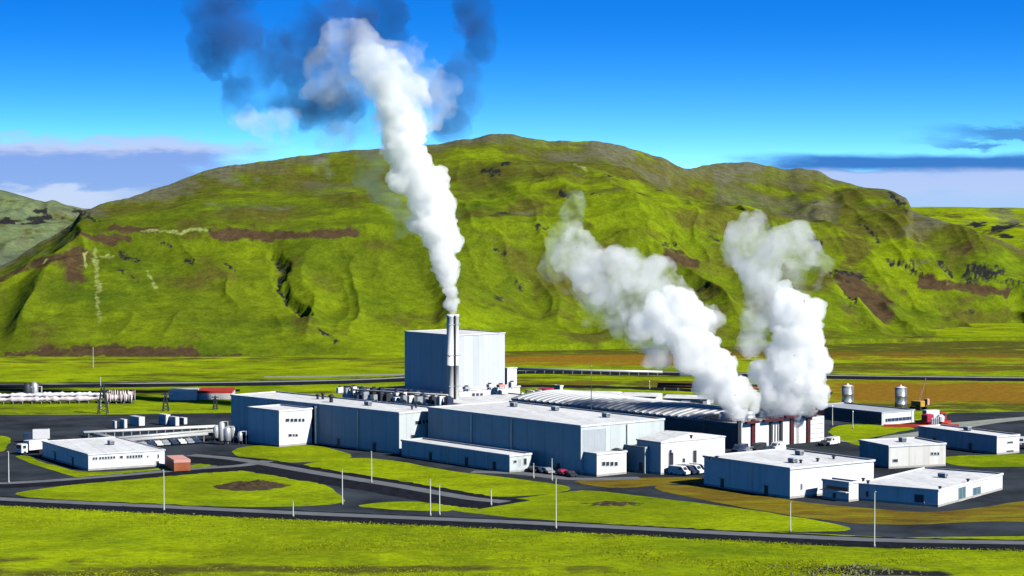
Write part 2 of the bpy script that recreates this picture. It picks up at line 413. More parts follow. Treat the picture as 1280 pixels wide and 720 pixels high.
# crags on the skyline
ZT += np.where((SS > .93) & (SS <= 1.3), fbm(PX / 22, PX * 0 + 2.2, 71, 4) * .8 + fbm(PX / 5, PX * 0 + 8.2, 72, 3) * .22, 0) * sstep(.93, 1, SS)
nz = fbm(PX / 16, PY / 9, 81, 4); nf = fbm(PX / 5, PY / 4, 82, 3)
wx, wy = PX + nz * 5 + nf * 2.5, PY + nf * 3 + fbm(PX / 12, PY / 12, 83, 3) * 4
def A(*polys, ysq=1.0):
    m = np.zeros(PX.shape)
    for pts, w in polys: m = np.maximum(m, seg_mask(wx, wy, pts, w, ysq))
    return m
fineedge = np.clip(.62 + .9 * fbm(PX / 3.2, PY / 2.4, 86, 3), 0, 1)
rock = fineedge * A(([(345, 318), (353, 333), (349, 350), (358, 368), (366, 376), (378, 386), (381, 398)], 6),
         ([(398, 417), (418, 427)], 4), ([(84, 287), (94, 274), (106, 264)], 8), ([(108, 268), (124, 276)], 5), ([(153, 322), (172, 327)], 4.5), ([(140, 340), (160, 345), (172, 356)], 4),
         ([(230, 326), (242, 330)], 3), ([(284, 332), (292, 338)], 3), ([(200, 298), (212, 300)], 3),
         ([(646, 343), (652, 349)], 5), ([(828, 337), (846, 330), (845, 345)], 7), ([(1014, 276), (1022, 286)], 6),
         ([(1038, 312), (1043, 340), (1050, 362), (1062, 380), (1068, 388)], 6), ([(1045, 306), (1085, 312)], 5),
         ([(1112, 297), (1130, 300), (1148, 312)], 5), ([(1174, 305), (1190, 318)], 4), ([(1210, 322), (1245, 326), (1262, 338)], 8), ([(1262, 340), (1290, 352)], 6),
         ([(1112, 243), (1124, 252), (1137, 258)], 6), ([(1075, 268), (1100, 282)], 3), ([(755, 231), (792, 236)], 4), ([(600, 205), (622, 212)], 3), ([(668, 290), (690, 293)], 3), ([(735, 262), (750, 268)], 3),
         ([(628, 204), (640, 206)], 3), ([(890, 318), (905, 330)], 4), ([(700, 250), (712, 262)], 3), ([(560, 300), (566, 306)], 3), ([(620, 316), (632, 320)], 3))
# scattered outcrops, more to the right, on steep terrace risers
steep = np.clip((np.abs(fr - .5) < .13) * 1.0 * tmask, 0, 1)
rock = np.maximum(rock, steep * sstep(.42, .8, fbm(PX / 22, PY / 7, 91, 4) + .22 * rightness) * .6 * env)
brown = A(([(268, 291), (350, 292), (445, 291)], 10), ([(140, 283), (196, 285)], 5), ([(98, 300), (140, 305)], 5), ([(50, 348), (80, 340), (98, 332), (96, 355)], 17), ([(95, 338), (90, 360)], 14),
          ([(50, 442), (100, 440), (170, 441), (245, 443)], 7), ([(1062, 325), (1085, 340), (1096, 364), (1060, 350), (1075, 372)], 26), ([(120, 300), (160, 298)], 5), ([(1150, 318), (1200, 330), (1260, 345)], 6),
          ([(0, 368), (30, 352)], 8), ([(835, 345), (870, 352)], 8), ([(0, 444), (300, 446)], 3))
brown = np.maximum(brown, sstep(.3, .6, fbm(PX / 40, PY / 10, 95, 4)) * .3 * sstep(.55, .8, SS))
brown = np.clip(brown * 1.1, 0, 1)
grey = np.clip(sstep(.86, 1.02, SS) * .62 + sstep(.05, .5, fbm(PX / 55, PY / 16, 97, 4)) * .5 * sstep(.45, .7, SS), 0, 1)
grey = np.maximum(grey, A(([(690, 190), (760, 195), (830, 215)], 16), ([(900, 222), (980, 235), (1040, 250)], 16), ([(860, 245), (930, 262)], 12)) * .6)
pale = .8 * A(([(118, 322), (121, 350), (123, 405)], 4), ([(108, 325), (107, 345)], 2.5), ([(178, 286), (262, 287)], 3), ([(125, 327), (140, 322)], 3), ([(185, 340), (196, 360)], 2.5), ([(54, 352), (60, 342)], 3), ([(720, 210), (736, 222)], 3))
soil = np.clip(sstep(.0, .8, fbm(PX / 60, PY / 22, 99, 4) + .15 * rightness) * .7, 0, 1)
soil = np.maximum(soil, A(([(-40, 400), (0, 385)], 20), ([(250, 265), (450, 262)], 15), ([(640, 320), (700, 350), (760, 340)], 22), ([(520, 300), (700, 300)], 10), ([(860, 300), (1000, 300)], 16), ([(390, 345), (420, 350)], 12)) * .6)
soil = np.clip(np.maximum(soil, sstep(.50, .95, SS) * .60) + rightness * .22 * sstep(-.2, .4, fbm(PX / 70, PY / 25, 191, 3)), 0, 1)
# the ravine and cliffs are cut in relief too
ZT -= 3.2 * A(([(345, 318), (353, 333), (349, 350), (358, 368), (366, 376), (378, 386), (381, 398)], 8)) * (SS < 1)
ZT -= 2.5 * A(([(1036, 312), (1043, 340), (1050, 362), (1062, 380)], 8)) * (SS < 1)
ZT[0] = -3; ZT = np.where(SS <= 1, ZT, ZT)
mt = grid_mesh('mountain', XX, YY, ZT, M['mountain'], dict(rock=rock, brown=brown, grey=grey, pale=pale, soil=soil))
tag(mt, kind='structure')

def hill(name, pts, foot_y, Y0, Y1, x0, x1, step, seed, amp, mat, nr=120):
    xs = np.arange(x0, x1 + step, step); ry = np.interp(xs, [p[0] for p in pts], [p[1] for p in pts])
    s = np.linspace(0, 1, nr)[:, None]
    y = foot_y + (ry[None] - foot_y) * (s ** .9); Y = Y0 + (Y1 - Y0) * s ** 1.25 + 0 * y
    m = (360 - y) / F; dy = cp + m * sp; dz_ = -sp + m * cp; T = Y / dy
    X = (xs[None] - 640) / F * T; Z = H + dz_ * T
    b = np.linspace(.05, 1, 20)[:, None]
    ZB = Z[-1:] - (Z[-1:] + 10) * b ** 1.6; YB = Y[-1:] + b * (Y1 - Y0) * .8; XB = X[-1:] * YB / Y[-1:]
    S = np.concatenate([s + 0 * y, 1 + b + 0 * ZB]); X = np.concatenate([X, XB]); Y = np.concatenate([Y, YB]); Z = np.concatenate([Z, ZB])
    e = sstep(0, .15, S) * (1 - .8 * sstep(.85, 1, S))
    sc_ = Y1 / 1300
    per = 13 * sc_; zf = Z + fbm(X / 90 / sc_, Y / 90 / sc_, seed + 5, 3) * 6 * sc_
    f = (zf / per) % 1
    Z = Z + e * amp * (fbm(X / 80 / sc_, Y / 100 / sc_, seed, 5) * 1.2 + (ridged(X / 50 / sc_, Y / 160 / sc_, seed + 9, 4) - .45)) + (sstep(.35, .65, f) - f) * per * .35 * e
    px, py = project(X, Y, Z)
    rock = (np.abs(f - .5) < .12) * sstep(.05, .4, fbm(px / 25, py / 8, seed + 3, 4)) * e
    grey = np.clip(.35 + fbm(px / 30, py / 12, seed + 4, 4), 0, 1) * .8
    Z[0] = -4
    o = grid_mesh(name, X, Y, Z, mat, dict(rock=rock, grey=grey, brown=0 * rock, pale=0 * rock, soil=sstep(.1, .5, fbm(px / 40, py / 9, seed + 6, 4)) * .8))
    return tag(o, kind='structure')
hill('hills', [(-420, 215), (-150, 222), (-60, 230), (0, 238), (22, 243), (45, 250), (80, 256), (104, 261), (140, 262), (200, 285), (260, 335)], 345, 1950, 2800, -420, 260, 1.6, 200, 16, M['far_hill'])
hill('plateau', [(1000, 285), (1060, 262), (1100, 258), (1142, 258), (1200, 258.5), (1280, 259.5), (1400, 258), (1560, 262), (1700, 268)], 335, 2150, 3900, 1000, 1700, 2.2, 300, 11, M['grass'])

# ------------------------------------------------------------------ plain
gx = np.concatenate([np.linspace(-9000, -700, 40), np.linspace(-690, -330, 60), np.arange(-326, 326, 2.6), np.linspace(330, 690, 60), np.linspace(700, 9000, 40)])
gy = np.concatenate([np.linspace(-900, 340, 30), np.arange(350, 700, 2.0), np.arange(702, 1150, 3.6), np.geomspace(1160, 12000, 90)])
GX, GY = np.meshgrid(gx, gy); GZ = np.zeros(GX.shape)
ppx, ppy = project(GX, np.maximum(GY, 50), 0 * GX)
fore = sstep(672, 700, ppy - (ppx - 640) * .03) * (GY > 100)
GZ += fore * (fbm(GX / 26, GY / 12, 401, 4) * .55 + fbm(GX / 5, GY / 4, 402, 3) * .16)
GZ += sstep(1250, 1600, GY) * (fbm(GX / 300, GY / 300, 403, 3) * 3)
GZ -= (GY > 6000) * 2
n1 = fbm(GX / 60, GY / 9, 410, 4); n2 = fbm(GX / 24, GY / 5, 411, 4)
wpy = ppy + n1 * 5; wpx = ppx + n2 * 25
def band(x0, x1, y0, y1, sx=60, sy=5): return sstep(x0 - sx, x0 + sx, wpx) * (1 - sstep(x1 - sx, x1 + sx, wpx)) * sstep(y0 - sy, y0 + sy, wpy) * (1 - sstep(y1 - sy, y1 + sy, wpy))
soilg = .8 * band(560, 1500, 424, 447) + .62 * band(-300, 600, 446, 452) + .62 * band(-300, 330, 704, 760, 160, 10) + .75 * band(960, 1500, 455, 464) + .3 * band(300, 900, 706, 760) + .85 * band(1040, 1600, 504, 514) + .6 * band(560, 900, 476, 487)
soilg += .45 * sstep(.2, .7, n1) * fore + .4 * sstep(.1, .6, n2) * (ppy < 520) + .45 * sstep(.0, .5, n1) * (1 - fore)
oran = .85 * band(1030, 1600, 476, 505) + .55 * band(620, 1500, 440, 449) + .7 * band(560, 900, 446, 457, 60, 3) + .35 * band(-300, 560, 452, 462) + .4 * band(560, 1040, 474, 484) + .35 * band(960, 1600, 448, 470) + .5 * band(-300, 300, 447, 452) * 0
rockg = np.maximum(seg_mask(wpx, wpy, [(1010, 712), (1060, 710), (1120, 716), (1190, 720)], 9, 1.6), 0)
g = grid_mesh('ground', GX, GY, GZ, M['grass'], dict(soil=np.clip(soilg, 0, 1), orange=np.clip(oran, 0, 1), rock=rockg, brown=0 * rockg, grey=0 * rockg, pale=0 * rockg))
tag(g, kind='structure')

# ------------------------------------------------------------------ yards, lawns, roads
def smooth_ring(pts, sub=6):
    n = len(pts); out = []
    for i in range(n):
        p0, p1, p2, p3 = (Vector(pts[(i + k - 1) % n]) for k in range(4))
        for j in range(sub):
            t = j / sub
            out.append(.5 * ((2 * p1) + (-p0 + p2) * t + (2 * p0 - 5 * p1 + 4 * p2 - p3) * t * t + (-p0 + 3 * p1 - 3 * p2 + p3) * t ** 3))
    return out
def sheet(name, pts, z, mat, sub=6, rough=.35, smooth=True):
    w = [G(*p) for p in pts]; r = smooth_ring(w, sub) if smooth else w
    r = [Vector((p.x + random.uniform(-1, 1) * rough, p.y + random.uniform(-1, 1) * rough, z)) for p in r]
    bm = bmesh.new(); f = bm.faces.new([bm.verts.new(p) for p in r]); bmesh.ops.triangulate(bm, faces=[f])
    bmesh.ops.subdivide_edges(bm, edges=bm.edges, cuts=1)
    me = bpy.data.meshes.new(name); bm.normal_update()
    for q in bm.faces:
        if q.normal.z < 0: q.normal_flip()
    bm.to_mesh(me); bm.free(); me.materials.append(mat)
    o = bpy.data.objects.new(name, me); col.objects.link(o); return tag(o, kind='structure')
sheet('yard', [(-140, 519), (150, 518), (290, 516), (380, 503), (520, 500), (680, 507), (900, 520), (1035, 525), (1110, 534), (1190, 516), (1420, 512), (1440, 585), (1440, 668), (1120, 672), (800, 656), (400, 643), (100, 627), (-140, 619)], .02, M['yard'], smooth=False)
_lz = [.045]
def L_(pts, m=None):
    _lz[0] += .0009; return sheet('lawn', pts, _lz[0], m or M['grass'])
L_([(18, 618), (110, 604), (230, 592), (320, 588), (385, 598), (424, 618), (420, 630), (300, 634), (120, 627)])
L_([(22, 572), (34, 570), (60, 580), (112, 590), (205, 585), (262, 579), (268, 584), (225, 590), (118, 599), (60, 586)])
L_([(292, 567), (310, 558), (392, 557), (440, 570), (400, 577), (330, 577)])
L_([(372, 584), (440, 573), (500, 577), (560, 588), (640, 598), (712, 609), (690, 617), (610, 621), (520, 609), (440, 598)])
L_([(552, 634), (620, 627), (700, 616), (745, 614), (850, 626), (960, 641), (1065, 662), (900, 664), (740, 654), (620, 645)])
L_([(448, 632), (500, 627), (560, 631), (560, 639), (490, 637)])
L_([(722, 604), (738, 599), (860, 597), (880, 602), (820, 607), (770, 610)], M['moor'])
L_([(818, 611), (880, 608), (990, 626), (1070, 634), (1175, 640), (1300, 624), (1420, 618), (1420, 652), (1240, 652), (1100, 656), (960, 640)], M['moor'])
L_([(1178, 576), (1200, 570), (1420, 566), (1420, 578), (1230, 584)])
L_([(-120, 545), (2, 545), (9, 558), (-10, 566), (-120, 566)])
L_([(1036, 540), (1050, 532), (1085, 531), (1142, 535), (1120, 541), (1100, 545), (1060, 552)])
L_([(1060, 553), (1110, 549), (1148, 547), (1150, 556), (1100, 560)])
def ribbon(name, pts, width, z, mat, sub=8, jitter=0.0, kind='structure'):
    w = [G(*p) for p in pts]; ext = [w[0] * 2 - w[1]] + w + [w[-1] * 2 - w[-2]]; r = []
    for i in range(len(w) - 1):
        p0, p1, p2, p3 = ext[i:i + 4]
        for j in range(sub):
            t = j / sub; r.append(.5 * ((2 * p1) + (-p0 + p2) * t + (2 * p0 - 5 * p1 + 4 * p2 - p3) * t * t + (-p0 + 3 * p1 - 3 * p2 + p3) * t ** 3))
    r.append(w[-1]); mb = MB(); vs = []
    for i, p in enumerate(r):
        d = (r[min(i + 1, len(r) - 1)] - r[max(i - 1, 0)]).normalized(); n = Vector((-d.y, d.x, 0))
        for sgn in (1, -1):
            q = p + n * sgn * (width / 2 + random.uniform(0, jitter)); vs.append(Vector((q.x, q.y, z)))
    mb.add(vs, [(2 * i, 2 * i + 1, 2 * i + 3, 2 * i + 2) for i in range(len(r) - 1)])
    return tag(mb.build(name, mat), kind=kind)
front = [(-260, 611), (-100, 617.5), (0, 624), (200, 633.5), (400, 643), (640, 653), (800, 661), (920, 667.5), (1100, 675.5), (1280, 679), (1560, 684)]
off = lambda pts, d: [(x, y + d) for x, y in pts]
ribbon('road_verge', off(front, 2.6), 12.5, .065, M['verge'], jitter=1.2, sub=16)
ribbon('road', front, 4.6, .10, M['asphalt'])
side = [(-200, 607), (-60, 606), (0, 605), (60, 602), (150, 595), (240, 587), (300, 583), (335, 577)]
ribbon('road_verge', off(side, 1.6), 11, .06, M['verge'], jitter=.9, sub=16)
ribbon('road', off(side, -.6), 4.0, .09, M['asphalt'])
acc = [(238, 569), (300, 575), (400, 592), (500, 608), (580, 622), (632, 628)]
ribbon('road_verge', off(acc, 3), 16, .055, M['verge'], jitter=1.4, sub=16)
ribbon('road', acc, 4.4, .085, M['asphalt'])
ribbon('track', [(590, 590), (650, 592), (720, 599), (800, 598)], 5, .08, M['asphalt'])
ribbon('track', [(480, 505), (640, 508), (1035, 549), (1130, 545), (1240, 527), (1330, 520), (1420, 518)], 7, .05, M['conveyor'])
ribbon('track', [(1130, 532), (1200, 529), (1260, 524)], 5, .055, M['conveyor'])
far1 = [(-400, 480), (0, 481), (260, 479), (470, 474.5), (640, 464), (900, 467), (1040, 470), (1280, 473), (1500, 474)]
ribbon('road_verge', off(far1, .8), 20, .03, M['verge'], jitter=2, sub=16)
ribbon('road', off(far1, -.8), 5, .05, M['conveyor'])
ribbon('track', [(330, 471.5), (420, 470), (480, 468.5), (530, 468)], 6, .03, M['conveyor'])
ribbon('road_verge', [(-400, 486), (-20, 487), (100, 490), (300, 488)], 8, .035, M['verge'], jitter=2, sub=16)
ribbon('road_verge', [(640, 482), (760, 484), (900, 489), (1040, 492)], 8, .035, M['verge'], jitter=2, sub=16)

# ------------------------------------------------------------------ buildings
GA = Vector((-.63, .777, 0)).normalized(); GB = Vector((GA.y, -GA.x, 0))
class Bld: pass
def building(name, label, near, xl, xr, ytop, wall='white_wall', roof='roof_white', left_y=None, group=None, parapet=.35, a=None, cat='building', over=0.0):
    B = Bld(); P = G(*near)
    if left_y is not None: a = (G(xl, left_y) - P).normalized()
    a = a or GA; b = Vector((a.y, -a.x, 0))
    B.P, B.a, B.b = P, a, b
    B.la = solve_u(P, a, xl); B.lb = solve_u(P, b, xr); B.h = z_of(P, ytop)
    B.root = thing(name, P, label, cat, group)
    w = MB().box(P, a, b, B.la, B.lb, -.3, B.h)
    B.wall = w.build('wall', M[wall], B.root)
    r = MB()
    # roof deck and a thin raised edge all round, overhanging slightly
    o = .18 + over; t = .28
    r.box(P, a, b, B.la + 2 * o, B.lb + 2 * o, B.h + .002, B.h + .12, -o, -o)
    for (la, lb, a0, b0) in ((B.la + 2 * o, t, -o, -o), (B.la + 2 * o, t, -o, B.lb + o - t), (t, B.lb + 2 * o - 2 * t, -o, -o + t), (t, B.lb + 2 * o - 2 * t, B.la + o - t, -o + t)):
        r.box(P, a, b, la, lb, B.h + .124, B.h + .12 + parapet, a0, b0)
    B.roof = r.build('roof', M[roof], B.root)
    B.zr = B.h + .12
    p_ = MB()
    pl = .06
    p_.box(P, a, b, B.la, pl, 0, .5, 0, -pl); p_.box(P, a, b, pl, B.lb + pl, 0, .5, -pl, -pl)
    p_.build('plinth', M['concrete'], B.root)
    return B
def face(B, f, px):
    d = B.a if f == 'L' else B.b
    return solve_u(B.P, d, px)
def opening(B, f, x0, x1, y0, y1, kind='window', mat='glass', frame=True, proud=.05, sill=True):
    """window or door placed on the left (along a) or right (along b) face"""
    d = B.a if f == 'L' else B.b; n = -B.b if f == 'L' else -B.a
    u0, u1 = sorted((solve_u(B.P, d, x0), solve_u(B.P, d, x1)))
    q = B.P + d * ((u0 + u1) / 2); z1, z0 = z_of(q, y0), z_of(q, y1); z0 = max(z0, .1)
    mb = MB().box(B.P, d, n, u1 - u0, proud, z0, z1, u0, .004); o = mb.build(kind, M[mat], B.root)
    if frame:
        t = .10; fm = MB()
        for (w, zz0, zz1, s0) in ((u1 - u0 + 2 * t, z1 + .003, z1 + t, u0 - t), (u1 - u0 + 2 * t, z0 - t, z0 - .003, u0 - t), (t - .004, z0, z1, u0 - t), (t - .004, z0, z1, u1 + .004)):
            fm.box(B.P, d, n, w, proud + .05, zz0, zz1, s0, .004)
        for k in range(1, max(1, int((u1 - u0) / 1.5))):
            fm.box(B.P, d, n, .07, .04, z0, z1, u0 + (u1 - u0) * k / max(1, int((u1 - u0) / 1.5)), proud + .006)
        fm.build('frame', M['trim'], o, origin=None)
    return o
def gutter(B, f, px, mat='steel', w=.3):
    d = B.a if f == 'L' else B.b; n = -B.b if f == 'L' else -B.a; u = solve_u(B.P, d, px)
    p = B.P + d * u + n * .22
    MB().tube([p + Vector((0, 0, .1)), p + Vector((0, 0, B.h - .2))], w / 2, 8).build('downpipe', M[mat], B.root)

Bd = {}
b = Bd['A'] = building('generator_hall', 'long pale hall left of the chimney tower, small hut against its shaded side', (499, 568), 289, 556, 517.5, 'grey_wall', left_y=541.5)
b.root.location = b.P
gutter(b, 'L', 396, w=.9); gutter(b, 'L', 392.5, 'dark_metal', .5); gutter(b, 'L', 448, w=.25); gutter(b, 'L', 340, w=.25)
for x0, x1, y0, y1 in ((519, 526.5, 526, 530.5), (528, 531, 525, 529.5), (532.5, 536.5, 524.5, 528.5), (513.5, 518, 543.5, 551)): opening(b, 'R', x0, x1, y0, y1)
b = Bd['B'] = building('turbine_hall', 'longest grey hall in the middle, low annex along its shaded side', (726, 594), 535, 830, 534, 'grey_wall')
o = opening(b, 'R', 729, 757, 536.5, 566, 'door', 'roof_grey', frame=True); o['label'] = 'large pale grey sliding door'
gutter(b, 'R', 783, w=.3); gutter(b, 'L', 640, w=.3); gutter(b, 'L', 590, w=.3)
b = Bd['T'] = building('chimney_tower', 'tall windowless pale tower block behind the white steam chimney', (567, 516), 506, 631, 420, 'tower_wall', parapet=.25)
b = Bd['Ta'] = building('stair_tower', 'slim white block tucked against the right side of the tall tower', (634, 506), 630, 646, 461, 'white_wall', parapet=.2)
b = Bd['C'] = building('gatehouse', 'small cube-like hut with two window rows against the leftmost long hall', (349, 559), 310, 390, 515, 'white_wall', left_y=553.6)
for x0, x1 in ((357, 361.5), (363, 366.5), (367.5, 371.5), (373, 376), (377.5, 380.5)): opening(b, 'R', x0, x1, 523.3, 527.3)
for x0, x1 in ((360.5, 364.5), (366, 368), (369, 372)): opening(b, 'R', x0, x1, 542.5, 545.8)
b = Bd['D'] = building('long_annex', 'long low annex with white end wall lying along the middle hall', (637, 591), 502, 664, 571, 'grey_wall')
opening(b, 'R', 641.8, 645.5, 575.5, 578.6); opening(b, 'R', 654.5, 658, 573, 581); opening(b, 'R', 649, 651, 574, 583, 'door', 'roof_grey')
gutter(b, 'L', 609, w=.2); gutter(b, 'L', 560, w=.2)
b = Bd['E'] = building('entrance_hut', 'small white hut with four windows at the near corner of the grey hall', (746, 596), 725, 783, 569, 'white_wall')
for x0 in (752.3, 757.3, 762.6, 768): opening(b, 'R', x0, x0 + 3.8, 577.3, 582.3)
b = Bd['F'] = building('workshop', 'white workshop with two tall dark doorways behind parked white vans', (826, 593.5), 796, 906, 554, 'white_wall', parapet=.15)
opening(b, 'R', 835.8, 841.3, 566, 586, 'door', 'dark_metal'); opening(b, 'R', 866, 870.3, 563, 582, 'door', 'dark_metal'); opening(b, 'R', 853, 856, 573, 578)
# shallow gabled cap over the workshop
q = MB(); zt = b.h + .3
c0 = [b.P + b.b * u for u in (-.2, b.lb / 2 * .9, b.lb + .2)]
vs = [Vector((p.x, p.y, z)) for p, z in zip(c0, (zt, zt + 1.5, zt))] + [Vector(((p + b.a * b.la).x, (p + b.a * b.la).y, z)) for p, z in zip(c0, (zt, zt + 1.5, zt))]
q.add(vs, [(0, 1, 4, 3), (1, 2, 5, 4), (0, 2, 1), (3, 4, 5), (0, 3, 5, 2)]); q.build('gable_cap', M['roof_white'], b.root)
b = Bd['F2'] = building('side_shed', 'dark-faced lower shed on the left of the white workshop', (806, 592), 779, 826, 561, 'grey_wall', 'roof_grey')
opening(b, 'L', 799, 803, 578, 589, 'door', 'dark_metal', False)
b = Bd['G'] = building('storage_hall', 'wide low white-roofed hall with blue shaded front right of the parked vans', (987.5, 623.5), 880, 1092, 587, 'white_wall', left_y=606.5, over=.1)
gutter(b, 'L', 940, w=.2)
for x in (1001,): opening(b, 'R', x, x + 1.5, 605, 612)
b = Bd['H'] = building('porch_hut', 'little flat-roofed porch hut squeezed between the two white halls at lower right', (1061, 627.5), 1028, 1073, 605, 'white_wall', left_y=623)
o = opening(b, 'L', 1031, 1059, 608, 612, 'window', 'glass', False); opening(b, 'L', 1041, 1045, 616, 625, 'door', 'navy_paint', False)
MB().box(b.P, b.a, -b.b, b.la, 1.0, z_of(b.P, 616), z_of(b.P, 615), 0, .003).build('canopy', M['trim'], b.root)
b = Bd['I'] = building('loading_hall', 'white hall with two tall glazed doors nearest the camera at lower right', (1172.5, 634), 1071, 1253, 614.5, 'white_wall', left_y=625.3)
opening(b, 'L', 1082, 1086, 614, 621, 'window', 'navy_paint'); opening(b, 'L', 1143, 1155, 618, 628, 'window', 'navy_paint')
for x0, x1 in ((1198, 1206.5), (1216, 1225.5)): opening(b, 'R', x0, x1, 609, 631.5, 'door', 'blue_glass')
b = Bd['J'] = building('control_building', 'warm grey-white building with dark end wall behind the wide white-roofed hall', (1111, 586), 1074, 1182, 559, 'warm_wall', left_y=578)
for x0 in (1163.5, 1167.3, 1171.2): opening(b, 'R', x0, x0 + 2.6, 565.5, 568.8)
opening(b, 'R', 1116, 1122, 574, 577.5)
b = Bd['K'] = building('warehouse', 'detached white-roofed warehouse with blue shaded side at the right edge', (1246, 568.5), 1148, 1274, 547, 'white_wall', left_y=555)
opening(b, 'R', 1258, 1267, 563, 565.5, 'window', 'dark_metal', False); opening(b, 'R', 1259, 1266, 552, 554)
b = Bd['O'] = building('office_block', 'low white office with long window bands at the left beside the lorry', (110.5, 588.5), 53, 206, 569, 'white_wall', left_y=571, parapet=.2)
for x0 in (116, 119.2, 124, 127.5, 131, 134.5, 138, 141.5): opening(b, 'R', x0, x0 + 2.4, 571.8 - (x0 - 116) * .06, 574.8 - (x0 - 116) * .06)
opening(b, 'R', 150, 153.5, 569.8, 573)
for x0 in (158.5, 162, 165.5, 169, 172.5, 175.5): opening(b, 'R', x0, x0 + 2.3, 569.6 - (x0 - 158) * .06, 573 - (x0 - 158) * .06)
opening(b, 'R', 184, 185.5, 569.5, 571.5); opening(b, 'R', 195.2, 198.6, 576.5, 583.5, 'door', 'dark_metal'); opening(b, 'R', 197, 198.6, 568, 572.5)
b = Bd['Q'] = building('substation_shed', 'dark low shed with white roof edge below the two silos', (1102, 531.5), 1014, 1143, 517, 'dark_wall', 'roof_grey', left_y=522)
o = opening(b, 'R', 1104, 1141, 522, 526, 'window', 'navy_paint', True)
for x in (1104.5, 1140): MB().box(b.P, b.b, -b.a, .9, .12, 0, b.h, solve_u(b.P, b.b, x) - .4, .01).build('pillar', M['trim'], b.root)
fw = MB().box(b.P, b.b, -b.a, solve_u(b.P, b.b, 1142) , .06, 0.01, b.h - .02, 0, .003).build('front_panel', M['white_wall'], b.root)
for ch in b.root.children:
    if ch.name.startswith('window') or ch.name.startswith('pillar'): ch.location = ch.location + (-b.a) * .07

# service block behind the generator hall, carries the field of vents
b = Bd['S'] = building('service_block', 'low white-roofed block crowded with vents between the long hall and the tower', (588, 531), 428, 700, 508, 'grey_wall')
b = Bd['S2'] = building('tower_base_block', 'low white block at the foot of the tall tower, pipes on its roof', (574, 519), 560, 650, 489, 'white_wall')
for x in (590, 595, 600): opening(b, 'R', x, x + 3.4, 491.5, 495.5)

def rooflight(B, u, v, lu, lv, label):
    o_ = B.P + B.a * u + B.b * v; t = thing('rooftop_unit', Vector((o_.x, o_.y, B.zr)), label, 'rooftop unit', 'rooftop units')
    MB().rbox(o_, B.a, B.b, lu, lv, B.zr + .25, B.zr + 1.15, c=.12).build('housing', M['roof_grey'], t)
    MB().box(o_, B.a, B.b, lu * .8, lv * .8, B.zr, B.zr + .248, lu * .1, lv * .1).build('curb', M['dark_metal'], t)
    m_ = MB()
    for k in range(4): m_.box(o_, B.b, -B.a, lv * .7, .04, B.zr + .4 + k * .16, B.zr + .48 + k * .16, lv * .15, .003)
    m_.build('louvre', M['dark_metal'], t)
for k, (kk, u, v, where) in enumerate((('G', .25, .3, 'left rear of the wide white-roofed hall'), ('G', .6, .75, 'far side of the wide white-roofed hall'), ('I', .4, .6, 'roof of the hall with two glazed doors'), ('B', .2, .7, 'roof of the longest grey hall near its end wall'), ('B', .55, .75, 'middle of the longest grey hall roof'), ('B', .8, .7, 'far part of the longest grey hall roof'), ('K', .5, .5, 'roof of the detached warehouse at right'), ('A', .3, .5, 'near part of the leftmost long hall roof'), ('J', .5, .5, 'roof of the warm grey building'), ('O', .5, .6, 'roof of the white office at left'))):
    B_ = Bd[kk]; rooflight(B_, B_.la * u, B_.lb * v, 2.0, 1.4, 'small grey ventilation box on the ' + where)
for kk, pxs_ in (('A', (425, 470)), ('B', (570, 615, 700)), ('G', (905, 960)), ('K', (1170, 1215)), ('D', (540, 585, 620)), ('O', (70, 92))):
    B_ = Bd[kk]
    for x in pxs_:
        u = solve_u(B_.P, B_.a, x); MB().box(B_.P, B_.a, -B_.b, 1.2, .06, .1, 2.2, u, .004).build('door', M['dark_metal'], B_.root)
        MB().box(B_.P, B_.a, -B_.b, 1.8, .9, 2.35, 2.45, u - .3, .004).build('door_canopy', M['trim'], B_.root)
# turbine hall with ribbed barrel roof and the cooling towers in front of its end
P = G(921, 562); a, bb = GA, GB
hN = z_of(P, 530); lbN = solve_u(P, bb, 1030); laN = 13.0
P2 = P + a * laN; laM = solve_u(P, a, 640) - laN; lbM = 27.0
rt = thing('ribbed_hall', P2, 'dark-walled hall with a ribbed curved roof leading to the steaming cooling cells', 'building')
MB().box(P2, a, bb, laM, lbM, -.3, hN).build('wall', M['dark_wall'], rt)
n = 14; rise = 1.7
prof = [(-.4 + (lbM + .8) * i / n, hN + .15 + rise * math.sin(math.pi * i / n) ** .8) for i in range(n + 1)]
mb = MB(); vs = []
for u in (-.3, laM + .3):
    for w, z in prof: q = P2 + a * u + bb * w; vs.append(Vector((q.x, q.y, z)))
m = n + 1
mb.add(vs, [(i, i + 1, m + i + 1, m + i) for i in range(n)] + [tuple(range(m))[::-1], tuple(range(m, 2 * m)), (0, m, 2 * m - 1, m - 1)])
mb.build('roof', M['roof_dark'], rt)
k = 0; u = 1.0
while u < laM - 1 and k < 60:
    mb = MB(); vs = []
    for uu in (u, u + 1.0):
        for w, z in prof:
            q = P2 + a * uu + bb * w; vs += [Vector((q.x, q.y, z + .05)), Vector((q.x, q.y, z + .32))]
    fs = []
    for i in range(n):
        A0, A1, B0, B1 = 2 * i, 2 * i + 1, 2 * i + 2, 2 * i + 3; o2 = 2 * m
        fs += [(A1, B1, o2 + B1, o2 + A1), (A0, B0, B1, A1), (o2 + A0, o2 + A1, o2 + B1, o2 + B0), (A0, o2 + A0, o2 + B0, B0)]
    fs += [(0, 1, o2 + 1, o2), (2 * n, 2 * m + 2 * n, 2 * m + 2 * n + 1, 2 * n + 1)]
    mb.add(vs, fs).build('roof_rib', M['trim'], rt); u += 2.9; k += 1
MB().box(P2, a, -bb, laM, .35, hN - .3, hN + .2, 0, .01).build('eave_gutter', M['roof_grey'], rt)

